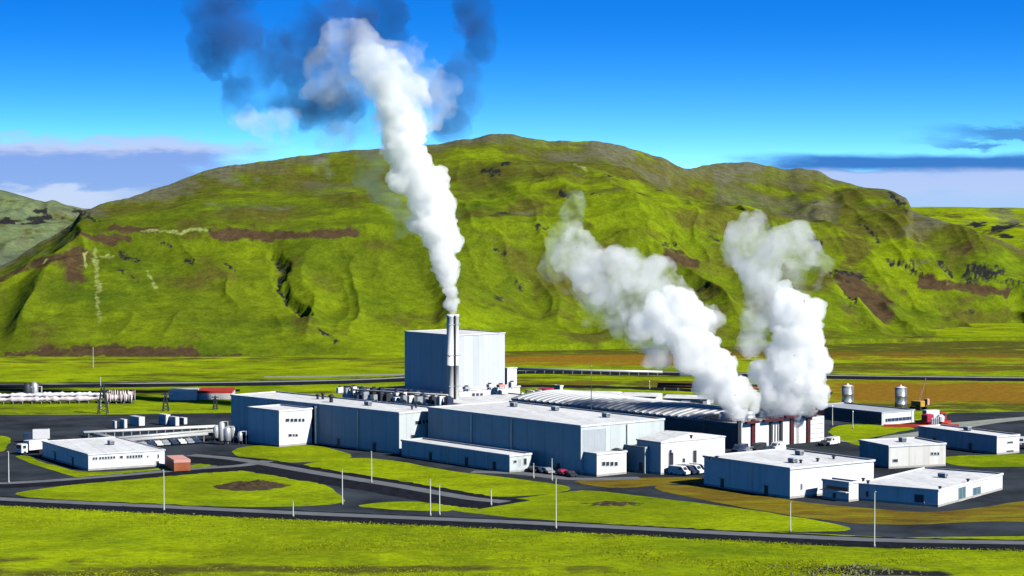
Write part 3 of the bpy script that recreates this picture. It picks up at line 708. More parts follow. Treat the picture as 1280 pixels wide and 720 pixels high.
ct = thing('cooling_tower', P, 'row of white cooling cells with dark red columns under two steam plumes', 'cooling tower')
MB().box(P, a, bb, laN, lbN, -.3, hN).build('wall', M['white_wall'], ct)
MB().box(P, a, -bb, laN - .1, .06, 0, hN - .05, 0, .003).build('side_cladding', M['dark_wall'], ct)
MB().box(P, a, bb, laN, lbN, hN + .002, hN + .15).build('deck', M['roof_grey'], ct)
for x, w, mt_ in ((923, 1.3, 'dark_metal'), (940.5, 1.3, 'dark_red'), (963, .9, 'dark_metal'), (975.5, .9, 'dark_metal'), (989, 1.25, 'dark_red'), (1009.5, 1.2, 'dark_red')):
    u = solve_u(P, bb, x); MB().box(P, bb, -a, w, .5, 0, hN + .9, u - w / 2, .005).build('column', M[mt_], ct)
for x0, x1, dz_ in ((929, 945, 0), (951, 976, .1), (978, 994, .6), (1000, 1016, .4)):
    u0, u1 = solve_u(P, bb, x0), solve_u(P, bb, x1); MB().box(P, bb, -a, u1 - u0, .9, hN - .1 + dz_, hN + .55 + dz_, u0, .52).build('beam', M['dark_red'], ct)
for x in (968, 971.5):
    u = solve_u(P, bb, x); MB().box(P, bb, -a, .25, .2, 0, hN - 1, u, .005).build('rail_post', M['dark_metal'], ct)
def fan(c, r=2.7):
    MB().lathe(c, [(r * 1.12, 0), (r * .97, .7), (r * .9, 1.4), (r, 2.3), (r * .93, 2.3), (r * .8, 1.2)], 24).build('fan_stack', M['steel'], ct, smooth=True)
ncell = 5
for i in range(ncell):
    u = lbN * (i + .5) / ncell; q = P + a * (laN / 2) + bb * u; fan(Vector((q.x, q.y, hN + .15)), 2.5)
rl = MB()
for (o_, d_, L_n) in ((P, bb, lbN), (P, a, laN)):
    for zz_ in (.55, 1.1): rl.tube([o_ + Vector((0, 0, hN + .15 + zz_)), o_ + d_ * L_n + Vector((0, 0, hN + .15 + zz_))], .05, 5)
    for i in range(int(L_n / 2) + 1): q = o_ + d_ * (i * 2); rl.tube([q + Vector((0, 0, hN + .15)), q + Vector((0, 0, hN + 1.25))], .05, 5)
rl.build('guard_rail', M['dark_red'], ct)
# panel frames + door on the cells
for x0, x1 in ((1011.5, 1029),):
    for k in range(5): MB().box(P, bb, -a, solve_u(P, bb, x1) - solve_u(P, bb, x0), .08, 1 + k * 1.3, 1.12 + k * 1.3, solve_u(P, bb, x0), .004).build('louvre', M['roof_grey'], ct)
lad = MB(); u = solve_u(P, bb, 996)
for s_ in (0, .5): lad.tube([P + bb * (u + s_) - a * .35, P + bb * (u + s_) - a * .35 + Vector((0, 0, 5))], .06, 5)
for i in range(12): lad.tube([P + bb * u - a * .35 + Vector((0, 0, .4 * i + .3)), P + bb * (u + .5) - a * .35 + Vector((0, 0, .4 * i + .3))], .04, 5)
lad.build('ladder', M['dark_metal'], ct)

# chimney
Pc = G(566, 521.5); zt = z_of(Pc, 393); rc = 2.0
ch = thing('chimney', Pc, 'twin-flue steel chimney rising in front of the tall tower, steam at its mouth', 'chimney')
for k, (dx, r_, mt_) in enumerate(((-1.0, 1.08, 'trim'), (1.1, 1.0, 'trim'))):
    c = Pc + GB * dx; f_ = MB().lathe(c, [(r_ * 1.02, 0), (r_ * 1.02, 1), (r_, 1.2), (r_, zt * .5), (r_ * 1.05, zt * .5 + .01), (r_ * 1.05, zt * .5 + .4), (r_, zt * .5 + .41), (r_, zt - .8), (r_ * 1.12, zt - .7), (r_ * 1.12, zt), (r_ * .8, zt), (r_ * .8, zt - 2)], 20).build('flue', M[mt_], ch, smooth=True)
MB().box(Pc, GB, GA, .35, .5, 0, zt - .4, -.1, -1.3).build('cable_tray', M['dark_metal'], ch)
for z in (zt * .3, zt * .6, zt * .9): MB().box(Pc, GB, GA, 4.4, 2.2, z, z + .25, -2.2, -1.1).build('bracket', M['steel'], ch)

# ------------------------------------------------------------------ vents and roof equipment
def top(px, py, z): return G(px, py, z)
ORD = ['first', 'second', 'third', 'fourth', 'fifth', 'sixth', 'seventh', 'eighth', 'ninth', 'tenth', 'eleventh', 'twelfth', 'thirteenth', 'fourteenth', 'fifteenth', 'sixteenth', 'seventeenth', 'eighteenth', 'nineteenth', 'twentieth', 'twenty-first', 'twenty-second', 'twenty-third', 'twenty-fourth', 'twenty-fifth', 'twenty-sixth', 'twenty-seventh', 'twenty-eighth', 'twenty-ninth', 'thirtieth']
def vent(loc, label, hgt=1.4, r=.4, mat='steel', group='roof vents'):
    t = thing('roof_vent', loc, label, 'roof vent', group)
    MB().lathe(loc, [(r * .7, 0), (r * .7, hgt * .7)], 10).build('duct', M[mat], t)
    MB().lathe(loc + Vector((0, 0, hgt * .68)), [(r * 1.2, 0), (r * 1.25, .12), (r * .8, hgt * .25), (r * .1, hgt * .32)], 12).build('cowl', M[mat], t, smooth=True)
    return t
zA, zB, zS, zG, zI, zJ, zF, zS2 = (Bd[k].zr for k in ('A', 'B', 'S', 'G', 'I', 'J', 'F', 'S2'))
for i, (x, y, hh, rr, mm) in enumerate(((397, 499, 1.6, .5, 'dark_metal'), (403.5, 499, 2.0, .55, 'dark_metal'), (414, 503, 2.3, .75, 'dark_metal'))):
    vent(top(x, y, zA), ORD[i] + ' from the left of three dark cowls near the edge of the leftmost long roof', hh, rr, mm, 'dark cowls on the long hall')
for x, y in ((515, 512), (520, 510)):
    vent(top(x, y, zA), ('left' if x < 517 else 'right') + ' one of two dark vents at the near end of the leftmost long roof', 1.2, .35, 'dark_metal', 'dark cowls on the long hall')
for x, y, L2 in ((1001, 579, 'left'), (1022, 577, 'middle'), (1042, 574, 'right')):
    vent(top(x, y, zG), L2 + ' of three small dark vents on the wide white-roofed hall', .9, .42, 'dark_metal', 'small vents on the wide hall')
for x, y, L2 in ((1079, 602, 'left'), (1085, 605, 'second'), (1210, 603, 'third'), (1175, 612.5, 'corner')):
    vent(top(x, y, zI), L2 + ' vent on the roof of the hall with glazed doors', .9, .4, 'dark_metal', 'small vents on the glazed-door hall')
vent(top(864, 548, zF + 1.2), 'small cowl on the ridge of the white workshop', .9, .4, 'dark_metal')
for x, y, L2 in ((888, 574.5, 'left'), (896, 573.8, 'right')):
    vent(top(x, y, zG), L2 + ' little vent at the far left corner of the wide white-roofed hall', .8, .45, 'dark_metal')
# rows of condensers behind: each a housing, fan ring and two legs
def condenser(loc, sx, sy, h, body, label, group):
    t = thing('condenser_unit', loc, label, 'condenser', group); q = loc - GA * (sy / 2) - GB * (sx / 2)
    MB().rbox(q, GA, GB, sy, sx, loc.z + .5, loc.z + h, c=.12).build('housing', M[body], t)
    MB().lathe(loc + Vector((0, 0, h)), [(min(sx, sy) * .4, 0), (min(sx, sy) * .4, .35), (min(sx, sy) * .33, .35), (min(sx, sy) * .3, .1)], 12).build('fan_ring', M['dark_metal'], t)
    for s1 in (-1, 1):
        for s2 in (-1, 1): MB().box(loc + GA * (sy * .38 * s1) + GB * (sx * .38 * s2), GA, GB, .15, .15, loc.z, loc.z + .498).build('leg', M['steel'], t)
    return t
spots = []
for row, (x0, y0, x1, y1, nn) in enumerate(((425, 492, 520, 499, 12), (448, 500, 560, 508, 13), (495, 501, 562, 507, 7))):
    for i in range(nn):
        tq = i / (nn - 1); spots.append((row, i, x0 + (x1 - x0) * tq + random.uniform(-1.5, 1.5), y0 + (y1 - y0) * tq + random.uniform(-.8, .8)))
rn = ['back', 'middle', 'front']
for row, i, x, y in spots:
    body = random.choice(['white_paint', 'dark_metal', 'navy_paint', 'steel', 'dark_metal', 'trim'])
    cw = {'white_paint': 'white', 'dark_metal': 'black', 'navy_paint': 'navy', 'steel': 'silvery', 'trim': 'white'}[body]
    condenser(top(x, y, zS), random.uniform(1.2, 2.2), random.uniform(1.2, 2), random.uniform(1.6, 3.2), body, f'{cw} fan unit, {ORD[i]} from the left in the {rn[row]} row of the crowded roof', 'condenser units on the service block roof')
# pipes over the service block
for k, (p0, p1, zz_) in enumerate((((430, 489), (552, 497), 1.6), ((440, 496), (560, 503), 2.2))):
    A_, B_ = top(*p0, zS), top(*p1, zS); t = thing('roof_pipe', A_, ('rear' if k == 0 else 'front') + ' pale pipe run crossing the crowded roof by the tower', 'pipe', 'pipes on the service block roof')
    MB().tube([A_ + Vector((0, 0, .1)), A_ + Vector((0, 0, zz_)), B_ + Vector((0, 0, zz_)), B_ + Vector((0, 0, .1))], .28, 8).build('pipe_run', M['pipe'], t, smooth=True)
    for i in range(7): q = A_.lerp(B_, (i + .5) / 7); MB().box(q, GA, GB, .2, .2, zS, zS + zz_ - .28).build('support', M['dark_metal'], t)
# small units on the tower base block and at right of the tower
for i, (x, y, w_, h_, mm) in enumerate(((583, 488, 2, 1.2, 'roof_grey'), (612, 486, 1.5, 1.5, 'white_paint'), (626, 486, 2.4, 1.4, 'salmon'), (640, 486, 1.8, 2.2, 'white_paint'))):
    condenser(top(x, y, zS2), w_, 1.6, h_, mm, ORD[i] + ' from the left of the boxes on the block at the tower foot', 'units at the tower foot')

def pipe_rack(name, label, p0, p1, zs, r, mats, group=None, n=10, legs='steel', cat='pipe rack'):
    A_, B_ = G(*p0), G(*p1); t = thing(name, A_, label, cat, group); d = (B_ - A_).normalized(); nn = Vector((-d.y, d.x, 0))
    for i, z in enumerate(zs):
        o_ = nn * ((i - (len(zs) - 1) / 2) * r * 2.6)
        ks_ = 60 if r > .8 else 1
        MB().tube([(A_ + o_).lerp(B_ + o_, q / ks_) + Vector((0, 0, z)) for q in range(ks_ + 1)], [r * (random.choice((.55, .8, 1, 1.1, 1.35)) if r > .8 else 1) for q in range(ks_ + 1)], 10).build('pipe_run', M[mats[i % len(mats)]], t, smooth=True)
    w = r * 2.6 * len(zs)
    for i in range(n):
        q = A_.lerp(B_, (i + .5) / n); m_b = MB(); zt_ = min(zs) - r
        for s_ in (-1, 1): m_b.box(q + nn * (w / 2 * s_), d, nn, .2, .2, 0, zt_ + .1)
        m_b.box(q - nn * (w / 2 + .1), d, nn, .22, w + .2, zt_ - .25, zt_ - .002); m_b.build('support', M[legs], t)
    return t
pipe_rack('pipe_rack', 'nearer of the two long pale pipe racks crossing the dark yard at left', (150, 560), (283, 549), (2.0, 2.0, 2.6), .42, ['pipe', 'trim'], 'pipe racks in the left yard', 14)
pipe_rack('pipe_rack', 'farther long pale pipe rack crossing the dark yard at left', (104, 549), (272, 541), (1.9, 1.9), .42, ['trim', 'pipe'], 'pipe racks in the left yard', 16)
pipe_rack('pipe_rack', 'short pale pipe rack rising beside the far corner of the office', (105, 545), (150, 556), (1.4, 1.4), .4, ['pipe'], 'pipe racks in the left yard', 6)
pipe_rack('pipeline', 'pink-white steam pipeline with bulky lagging on the grass at far left', (-60, 505.5), (128, 503), (1.5, 2.7, 1.6), .82, ['pinkish', 'trim', 'pinkish'], 'far steam pipelines', 16)
pipe_rack('pipeline', 'short pink-white pipeline right of the dark lattice pylon at far left', (131, 504), (169, 503.5), (1.8, 2.6), 1.3, ['pinkish'], 'far steam pipelines', 4)
pipe_rack('pipeline', 'thin white pipeline running along the far road, left part', (640, 466), (828, 470), (1.5, ), .5, ['pipe'], 'far steam pipelines', 16)
pipe_rack('pipeline', 'dark rust-coloured pipeline in front of the far road behind the steam', (822, 488), (1030, 492), (1.5, 2.2), .5, ['rust', 'dark_metal'], 'far steam pipelines', 12)

# long low white sheds behind the ribbed hall
def gable_shed(name, label, near, xl, xr, ytop, wall, roof, a=None, left_y=None, group=None, cat='shed', rise=.8):
    P = G(*near); a = (G(xl, left_y) - P).normalized() if left_y else (a or GA); b2 = Vector((a.y, -a.x, 0))
    la, lb, h = solve_u(P, a, xl), solve_u(P, b2, xr), z_of(P, ytop)
    t = thing(name, P, label, cat, group); MB().box(P, a, b2, la, lb, -.2, h).build('wall', M[wall], t)
    c0 = [P + b2 * u for u in (-.3, lb / 2, lb + .3)]; c1 = [p + a * (la + .3) for p in c0]; c0 = [p - a * .3 for p in c0]; zz = (h + .02, h + rise, h + .02)
    MB().add([Vector((p.x, p.y, z)) for c in (c0, c1) for p, z in zip(c, zz)], [(0, 1, 4, 3), (1, 2, 5, 4), (0, 2, 1), (3, 4, 5), (0, 3, 5, 2)]).build('roof', M[roof], t)
    n = max(1, int(la / 6))
    for i in range(n): MB().box(P, a, -b2, la / n * .55, .08, h * .3, h * .7, la * (i + .2) / n, .004).build('window', M['glass'], t)
    return t
gable_shed('long_shed', 'leftmost of three long white sheds behind the ribbed roof', (770, 501.5), 704, 778, 494, 'white_wall', 'roof_white', left_y=500, group='long white sheds')
gable_shed('long_shed', 'middle of three long white sheds behind the ribbed roof', (820, 503), 777, 828, 496, 'white_wall', 'roof_white', left_y=502, group='long white sheds')
gable_shed('long_shed', 'rightmost of three long white sheds, its end hidden in steam', (884, 507), 830, 892, 499, 'white_wall', 'roof_white', left_y=505.5, group='long white sheds')
b = building('white_kiosk', 'tall narrow white kiosk beside the crimson machine behind the grey hall', (700, 507), 692.5, 703.5, 483.5, 'white_wall')
MB().box(b.P, b.a, -b.b, .9, .06, .1, 2.1, b.la * .3, .004).build('door', M['dark_metal'], b.root)
# containers
def container(label, near, xl, xr, ytop, mat, group='shipping containers', left_y=None, name='shipping_container', roofm=None, a=None):
    P = G(*near); a = (G(xl, left_y) - P).normalized() if left_y else (a or GA); b2 = Vector((a.y, -a.x, 0))
    la, lb, h = solve_u(P, a, xl), solve_u(P, b2, xr), z_of(P, ytop)
    t = thing(name, P, label, 'container', group); MB().box(P, a, b2, la, lb, .15, h).build('body', M[mat], t)
    m_b = MB()
    n = max(3, int(la / .8))
    for i in range(n): m_b.box(P, a, -b2, la / n * .45, .07, .3, h - .2, la * (i + .25) / n, .004)
    m_b.build('corrugation', M[mat], t)
    MB().box(P, a, b2, la + .1, lb + .1, h + .003, h + (.14 if roofm is None else .7), -.05, -.05).build('lid', M[roofm or mat], t)
    for k in (.12, .62): MB().box(P, b2, -a, lb * .3, .06, .4, h - .3, lb * k, .004).build('door', M[mat], t)
    for (u, v) in ((0, 0), (la - .3, 0), (0, lb - .3), (la - .3, lb - .3)): MB().box(P, a, b2, .3, .3, 0, .148, u, v).build('foot', M['dark_metal'], t)
    return t
container('white container shed at far left, nearest the red one', (246, 501), 211, 249, 489, 'white_paint', left_y=501.2)
container('long red-roofed shed ending at the leftmost long hall', (290, 500), 247, 294, 491.5, 'warm_wall', left_y=500.2, roofm='red')
container('rust brown skip with faded pink lid beside the white office', (228, 583), 208, 238, 572, 'rust', left_y=583.8, roofm='salmon')
for i, (x, y, w_, h_) in enumerate(((142, 536, 4, 9), (152, 536, 7, 11), (167, 533, 14, 11), (202, 532, 11, 13), (215, 533, 9, 11), (226, 531, 8, 8))):
    container('%s from the left of six white yard boxes behind the pipe racks' % ORD[i], (x + w_ * .5, y), x - w_ * .35, x + w_, y - h_, ['white_paint', 'trim'][i % 2], 'white yard boxes', name='equipment_box')
# dark and white vessels at the left end of the long hall
for i, (x, y, r_, h_) in enumerate(((277, 556, .9, 5.5), (284, 556, 1.1, 4.2), (291, 553, .8, 3.5), (300, 556, .7, 2.8), (270, 552, .8, 3.6))):
    c = G(x, y); t = thing('pressure_vessel', c, ['tall pale vessel at the end of the pipe racks', 'wide pale vessel second nearest the pipe racks', 'grey vessel just left of the long hall corner', 'small vessel under the long hall corner', 'thin pale vessel left of the tall one'][i], 'vessel', 'vessels by the long hall')
    MB().lathe(c + Vector((0, 0, .8)), [(r_ * .4, 0), (r_, .5), (r_, h_ - .5), (r_ * .5, h_), (.05, h_ + .1)], 16).build('tank', M['pipe' if i % 2 == 0 else 'steel'], t, smooth=True)
    for k in range(3): q = c + Vector((math.cos(k * 2.1), math.sin(k * 2.1), 0)) * r_ * .8; MB().box(q, GA, GB, .15, .15, 0, 1.6).build('leg', M['dark_metal'], t)
    MB().tube([c + Vector((0, 0, h_)), c + Vector((0, 0, h_ + .8)), c + GB * 2 + Vector((0, 0, h_ + .8)), c + GB * 2 + Vector((0, 0, .2))], .14, 7).build('outlet_pipe', M['pipe'], t)
# round dark tanks behind the entrance hut
for i, (x, y, r_) in enumerate(((771, 572, 1.6), (786, 566, 2.0))):
    z0 = 0; c = G(x, y + 18); t = thing('storage_tank', c, ['small dark domed tank peeping over the four-windowed hut', 'larger pale-topped tank beside the dark-faced shed'][i], 'tank')
    hh = z_of(c, y - 12)
    MB().lathe(c, [(r_, 0), (r_, hh - .9), (r_ * .8, hh - .3), (r_ * .3, hh), (.05, hh + .02)], 20).build('shell', M[['dark_metal', 'steel'][i]], t, smooth=True)
    MB().tube([c - GA * (r_ + .15) + Vector((0, 0, .1)), c - GA * (r_ + .15) + Vector((0, 0, hh - .8))], .12, 6).build('ladder', M['steel'], t)
# silos
for i, (x, yb, yt, hw) in enumerate(((1059.5, 512, 483, 7.2), (1126, 515, 485, 7.4))):
    c = G(x, yb); r_ = hw / F * c.y; hh = z_of(c, yt)
    t = thing('silo', c, ['left silvery silo behind the dark shed, next to the steam', 'right silvery silo behind the dark shed, next to the crane'][i], 'silo', 'silos')
    MB().lathe(c, [(r_, 0), (r_, hh * .33), (r_ * 1.03, hh * .335), (r_ * 1.03, hh * .35), (r_, hh * .355), (r_, hh * .66), (r_ * 1.03, hh * .665), (r_ * 1.03, hh * .68), (r_, hh * .685), (r_, hh)], 28).build('shell', M['steel'], t, smooth=True)
    MB().lathe(c + Vector((0, 0, hh + .002)), [(r_ * 1.05, 0), (r_ * .95, .25), (r_ * .15, .6), (r_ * .12, 1.0), (.05, 1.05)], 28).build('roof', M['trim'], t, smooth=True)
    m_b = MB()
    for s_ in (-.25, .25): m_b.tube([c - GA * (r_ + .2) + GB * s_, c - GA * (r_ + .2) + GB * s_ + Vector((0, 0, hh + .6))], .07, 5)
    m_b.build('ladder', M['dark_metal'], t)
# crane
c = G(1148, 512); t = thing('crawler_crane', c, 'yellow crawler crane with a thin raised boom beside the right silo', 'crane')
for s_ in (-1, 1): MB().rbox(c + GB * (1.4 * s_ - .4), GA, GB, 5, .8, 0, 1.0, -2.5, 0, c=.3).build('track', M['dark_metal'], t)
MB().rbox(c, GA, GB, 4.2, 2.6, 1.1, 2.9, -2.1, -1.3, c=.2).build('body', M['yellow'], t)
MB().rbox(c, GA, GB, 1.6, 1.1, 1.6, 3.6, -3.0, .9, c=.15).build('cab', M['salmon'], t)
tip = G(1157, 512); tip = Vector((tip.x, tip.y, z_of(tip, 473)))
base = c + Vector((0, 0, 2.5)); m_b = MB()
for s_ in ((-.35, -.35), (.35, -.35), (0, .35)): o_ = GA * s_[0] + Vector((0, 0, s_[1])); m_b.tube([base + o_, tip + o_ * .3], .07, 5)
for i in range(14):
    p, q = base.lerp(tip, i / 14), base.lerp(tip, (i + 1) / 14); k = 1 - i / 14 * .7
    m_b.tube([p - GA * .35 * k, q + GA * .35 * k], .04, 4)
m_b.build('boom', M['salmon'], t)
MB().tube([tip, Vector((tip.x, tip.y, tip.z - 7))], .04, 4).build('hoist_cable', M['dark_metal'], t)

# vehicles -------------------------------------------------------------
def car(loc, rz, mat, label, group, van=False):
    t = thing('parked_van' if van else 'parked_car', Vector((0, 0, 0)), label, 'van' if van else 'car', group)
    X, Y_ = Vector((1, 0, 0)), Vector((0, 1, 0)); L_, W_ = (5.2, 1.95) if van else (4.4, 1.8)
    if van: side_ = [(0, .45), (0, 1.1), (.5, 1.25), (1.2, 2.1), (1.6, 2.3), (5.1, 2.3), (5.2, .45)]
    else: side_ = [(0, .45), (0, .85), (1.1, 1.0), (1.8, 1.45), (3.3, 1.48), (4.1, 1.05), (4.4, .95), (4.4, .45)]
    m_b = MB(); n = len(side_); vs = [Vector((x - L_ / 2, -W_ / 2, z)) for x, z in side_] + [Vector((x - L_ / 2, W_ / 2, z)) for x, z in side_]
    m_b.add(vs, [tuple(range(n)), tuple(range(n, 2 * n))[::-1]] + [(i, (i + 1) % n, n + (i + 1) % n, n + i) for i in range(n)]); m_b.build('body', M[mat], t)
    g0, g1 = ((.75, 1.5), (1.45, 2.05)) if van else ((1.35, 1.04), (1.8, 1.4))
    for s_ in (-1, 1):
        w = W_ / 2 + .01
        q = [(g0[0] + .3, g0[1]), (g1[0] + .1, g1[1]), (2.2 if van else 3.2, g1[1]), (2.2 if van else 3.7, g0[1])]
        m2 = MB(); m2.add([Vector((x - L_ / 2, s_ * w, z)) for x, z in q] + [Vector((x - L_ / 2, s_ * (w - .03), z)) for x, z in q], [(0, 1, 2, 3), (7, 6, 5, 4), (0, 4, 5, 1), (1, 5, 6, 2), (2, 6, 7, 3), (3, 7, 4, 0)]); m2.build('window', M['glass'], t)
    d_ = Vector((g1[0] - g0[0], 0, g1[1] - g0[1])); nn = Vector((-d_.z, 0, d_.x)).normalized() * .03
    m2 = MB(); a0 = Vector((g0[0] - L_ / 2, 0, g0[1])) + nn; a1 = Vector((g1[0] - L_ / 2, 0, g1[1])) + nn
    if van: a0 = Vector((.62 - L_ / 2, 0, 1.4)) + nn; a1 = Vector((1.15 - L_ / 2, 0, 2.05)) + nn
    vv = [a0 + Vector((0, -.75, 0)), a1 + Vector((0, -.7, 0)), a1 + Vector((0, .7, 0)), a0 + Vector((0, .75, 0))]
    m2.add(vv + [v - nn * 1.5 for v in vv], [(0, 1, 2, 3), (7, 6, 5, 4), (0, 4, 5, 1), (1, 5, 6, 2), (2, 6, 7, 3), (3, 7, 4, 0)]).build('windscreen', M['glass'], t)
    for x in (.85, L_ - .9):
        for s_ in (-1, 1):
            MB().lathe(Vector((x - L_ / 2, s_ * (W_ / 2 - .2), .33)), [(.33, 0), (.33, .22)], 14, Vector((0, s_, 0))).build('wheel', M['tyre'], t)
    t.location = loc; t.rotation_euler = (0, 0, rz); return t
ang = math.atan2(GB.y, GB.x)
for i, (x, y, m_n, lb_) in enumerate(((849, 594, 'white_paint', 'white van parked leftmost before the workshop doors'), (858, 593, 'navy_paint', 'dark van parked between white vans before the workshop'), (866, 592.5, 'white_paint', 'white van parked third before the workshop doors'), (874.5, 591, 'white_paint', 'white van nearest the wide white-roofed hall'))):
    car(G(x, y), ang + math.pi / 2 + .25, m_n, lb_, 'vans before the workshop', True)
for i, (x, y, m_n, lb_) in enumerate(((668, 590, 'dark_metal', 'black car right beside the low annex end wall'), (676, 591, 'navy_paint', 'navy car second along the shaded grey wall'), (685, 592, 'steel', 'silver car in the shade of the grey hall'), (704, 594.5, 'crimson', 'crimson car in the shade near the hall corner'), (713, 596, 'dark_metal', 'black car nearest the shaded hall corner'))):
    car(G(x, y), ang + 1.3, m_n, lb_, 'cars in the shade of the grey hall')
for i in range(9):
    x = 168 + i * 9.6 + random.uniform(-1, 1); mm = ['white_paint', 'steel', 'navy_paint'][i % 3]
    car(G(x, 560 - i * .75), ang + 1.4, mm, f"{ {'white_paint': 'white', 'steel': 'silver', 'navy_paint': 'navy'}[mm]} car, {ORD[i]} from the left in the row by the pipe racks", 'cars in the left yard')
for i, (x, y, m_n) in enumerate(((925, 566, 'navy_paint'), (935, 565.5, 'steel'), (948, 564.5, 'dark_metal'), (960, 564.5, 'navy_paint'), (972, 563, 'white_paint'), (1031, 557, 'dark_metal'), (1040, 556.5, 'white_paint'))):
    car(G(x, y), ang + .2, m_n, f'{ORD[i]} from the left of the vehicles along the cooling cell columns', 'vehicles at the cooling cells', i % 2 == 0)
for i, (x, y) in enumerate(((1277, 557), (1282, 561))): car(G(x, y), 1.2, ['white_paint', 'dark_metal'][i], ['white van at the right edge beside the warehouse', 'black car at the right edge beside the warehouse'][i], 'vehicles by the warehouse', i == 0)
def lorry(loc, rz, label, box='white_paint', cabm='white_paint', length=8.0, group=None):
    t = thing('lorry', Vector((0, 0, 0)), label, 'lorry', group); X, Y_ = Vector((1, 0, 0)), Vector((0, 1, 0)); O = Vector((0, 0, 0))
    MB().rbox(O, X, Y_, length - 2.4, 2.5, 1.1, 3.6, -length / 2 + 2.4, -1.25, c=.06).build('cargo_box', M[box], t)
    cb = MB().rbox(O, X, Y_, 2.1, 2.4, .6, 2.9, -length / 2, -1.2, c=.18).build('cab', M[cabm], t)
    MB().box(O, X, Y_, .03, 2.0, 1.7, 2.6, -length / 2 - .035, -1.0).build('windscreen', M['glass'], t)
    for s_ in (-1, 1): MB().box(O, X, Y_, 1.0, .03, 1.7, 2.5, -length / 2 + .4, 1.203 if s_ > 0 else -1.233).build('window', M['glass'], t)
    MB().box(O, X, Y_, length - .6, 1.0, .7, .98, -length / 2 + .5, -.5).build('chassis', M['dark_metal'], t)
    for x in (-length / 2 + 1, length / 2 - 2.4, length / 2 - 1.1):
        for s_ in (-1, 1): MB().lathe(Vector((x, s_ * .95, .5)), [(.5, 0), (.5, .28)], 16, Vector((0, s_, 0))).build('wheel', M['tyre'], t)
    t.location = loc; t.rotation_euler = (0, 0, rz); return t
lorry(G(40, 567), math.radians(50), 'white lorry parked at the end of the white office', length=8.5)
lorry(G(46, 553), math.radians(10), 'white-roofed lorry standing behind the other by the office', length=7, cabm='navy_paint')
lorry(G(1168, 527), math.radians(200), 'red and white lorry beside the dark shed under the silos', box='trim', cabm='red', length=7)
# red plant at the right of the dark shed
c = G(1163, 531); t = thing('drilling_rig', c, 'red skid with blue-grey pump gear at the right end of the dark shed', 'drilling rig')
MB().box(c, GA, GB, 5, 10, .3, 1.0, -2, -3).build('skid', M['red'], t); MB().rbox(c, GA, GB, 2.5, 3, 1.01, 3.2, -1, -2.5, c=.2).build('engine_housing', M['crimson'], t)
MB().lathe(c + Vector((3.0, 0, 1.01)), [(1.1, 0), (1.2, 1.4), (.6, 2.0), (.1, 2.1)], 14).build('mud_tank', M['trim'], t)
for k in range(4): MB().lathe(c + GB * (k * .9 - 2.9) - GA * 3 + Vector((0, 0, 0)), [(.35, 0), (.35, 2.2), (.15, 2.5)], 10).build('cylinder', M['steel'], t)
MB().box(G(1135, 534), Vector((1, 0, 0)), Vector((0, 1, 0)), 22, .8, .1, .8, -7, 0).build('barrier', M['red'], None)
bo = bpy.data.objects['barrier']; tag(bo, 'long low red barrier on the ground before the dark shed', 'barrier')
# crimson machine behind the grey hall
c = G(683, 503); t = thing('compressor', c, 'crimson compressor with white pipework right of the tall tower', 'compressor')
MB().rbox(c, GA, GB, 5, 5, .5, 4.6, -2, -2, c=.4).build('housing', M['crimson'], t); MB().box(c, GA, GB, 8, 11, 0, .498, -4, -7).build('skid', M['dark_metal'], t)
for k in range(5):
    o_ = GB * (-7 + k * 1.6); MB().tube([c + o_ + Vector((0, 0, .5)), c + o_ + Vector((0, 0, 3 + k % 2)), c + o_ + GA * 4 + Vector((0, 0, 3 + k % 2)), c + o_ + GA * 4], .28, 8).build('pipe', M['trim'], t, smooth=True)
for i, (x, y) in enumerate(((652, 512), (660, 514), (672, 513), (690, 512))):
    c = G(x, y); t = thing('expansion_loop', c, ORD[i] + ' from the left of the white pipe loops behind the grey hall roof', 'pipe loop', 'white pipe loops')
    MB().tube([c, c + Vector((0, 0, 4.4 - i % 2 * .6)), c + GB * 2 + GA * 2 + Vector((0, 0, 4.9)), c + GB * 4 + GA * 4 + Vector((0, 0, 3.4)), c + GB * 7 + GA * 4 + Vector((0, 0, 3.2)), c + GB * 7 + GA * 4], .42, 9).build('pipe_run', M['trim'], t, smooth=True)
    MB().lathe(c, [(.8, 0), (.8, .5)], 12).build('flange', M['steel'], t)

# lamp posts and masts ---------------------------------------------------
def lamp_post(px, yb, yt, label, r=.11, arm=True, group='lamp posts'):
    c = G(px, yb); h = z_of(c, yt); t = thing('lamp_post' if arm else 'mast', c, label, 'lamp post' if arm else 'mast', group)
    MB().lathe(c, [(r * 2, 0), (r * 2, .5), (r * 1.25, .6), (r * .8, h)], 10).build('pole', M['pole'], t, smooth=True)
    if arm:
        MB().tube([c + Vector((0, 0, h - .1)), c + Vector((0, -.2, h + .12)), c + Vector((0, -.5, h + .14))], .06, 6).build('arm', M['pole'], t)
        MB().rbox(c + Vector((-.16, -1.1, 0)), Vector((1, 0, 0)), Vector((0, 1, 0)), .32, .7, h + .1, h + .28, c=.05).build('lamp_head', M['steel'], t)
    else: MB().lathe(c + Vector((0, 0, h)), [(r * 1.6, 0), (r * 1.6, .3), (.02, .6)], 8).build('cap', M['steel'], t)
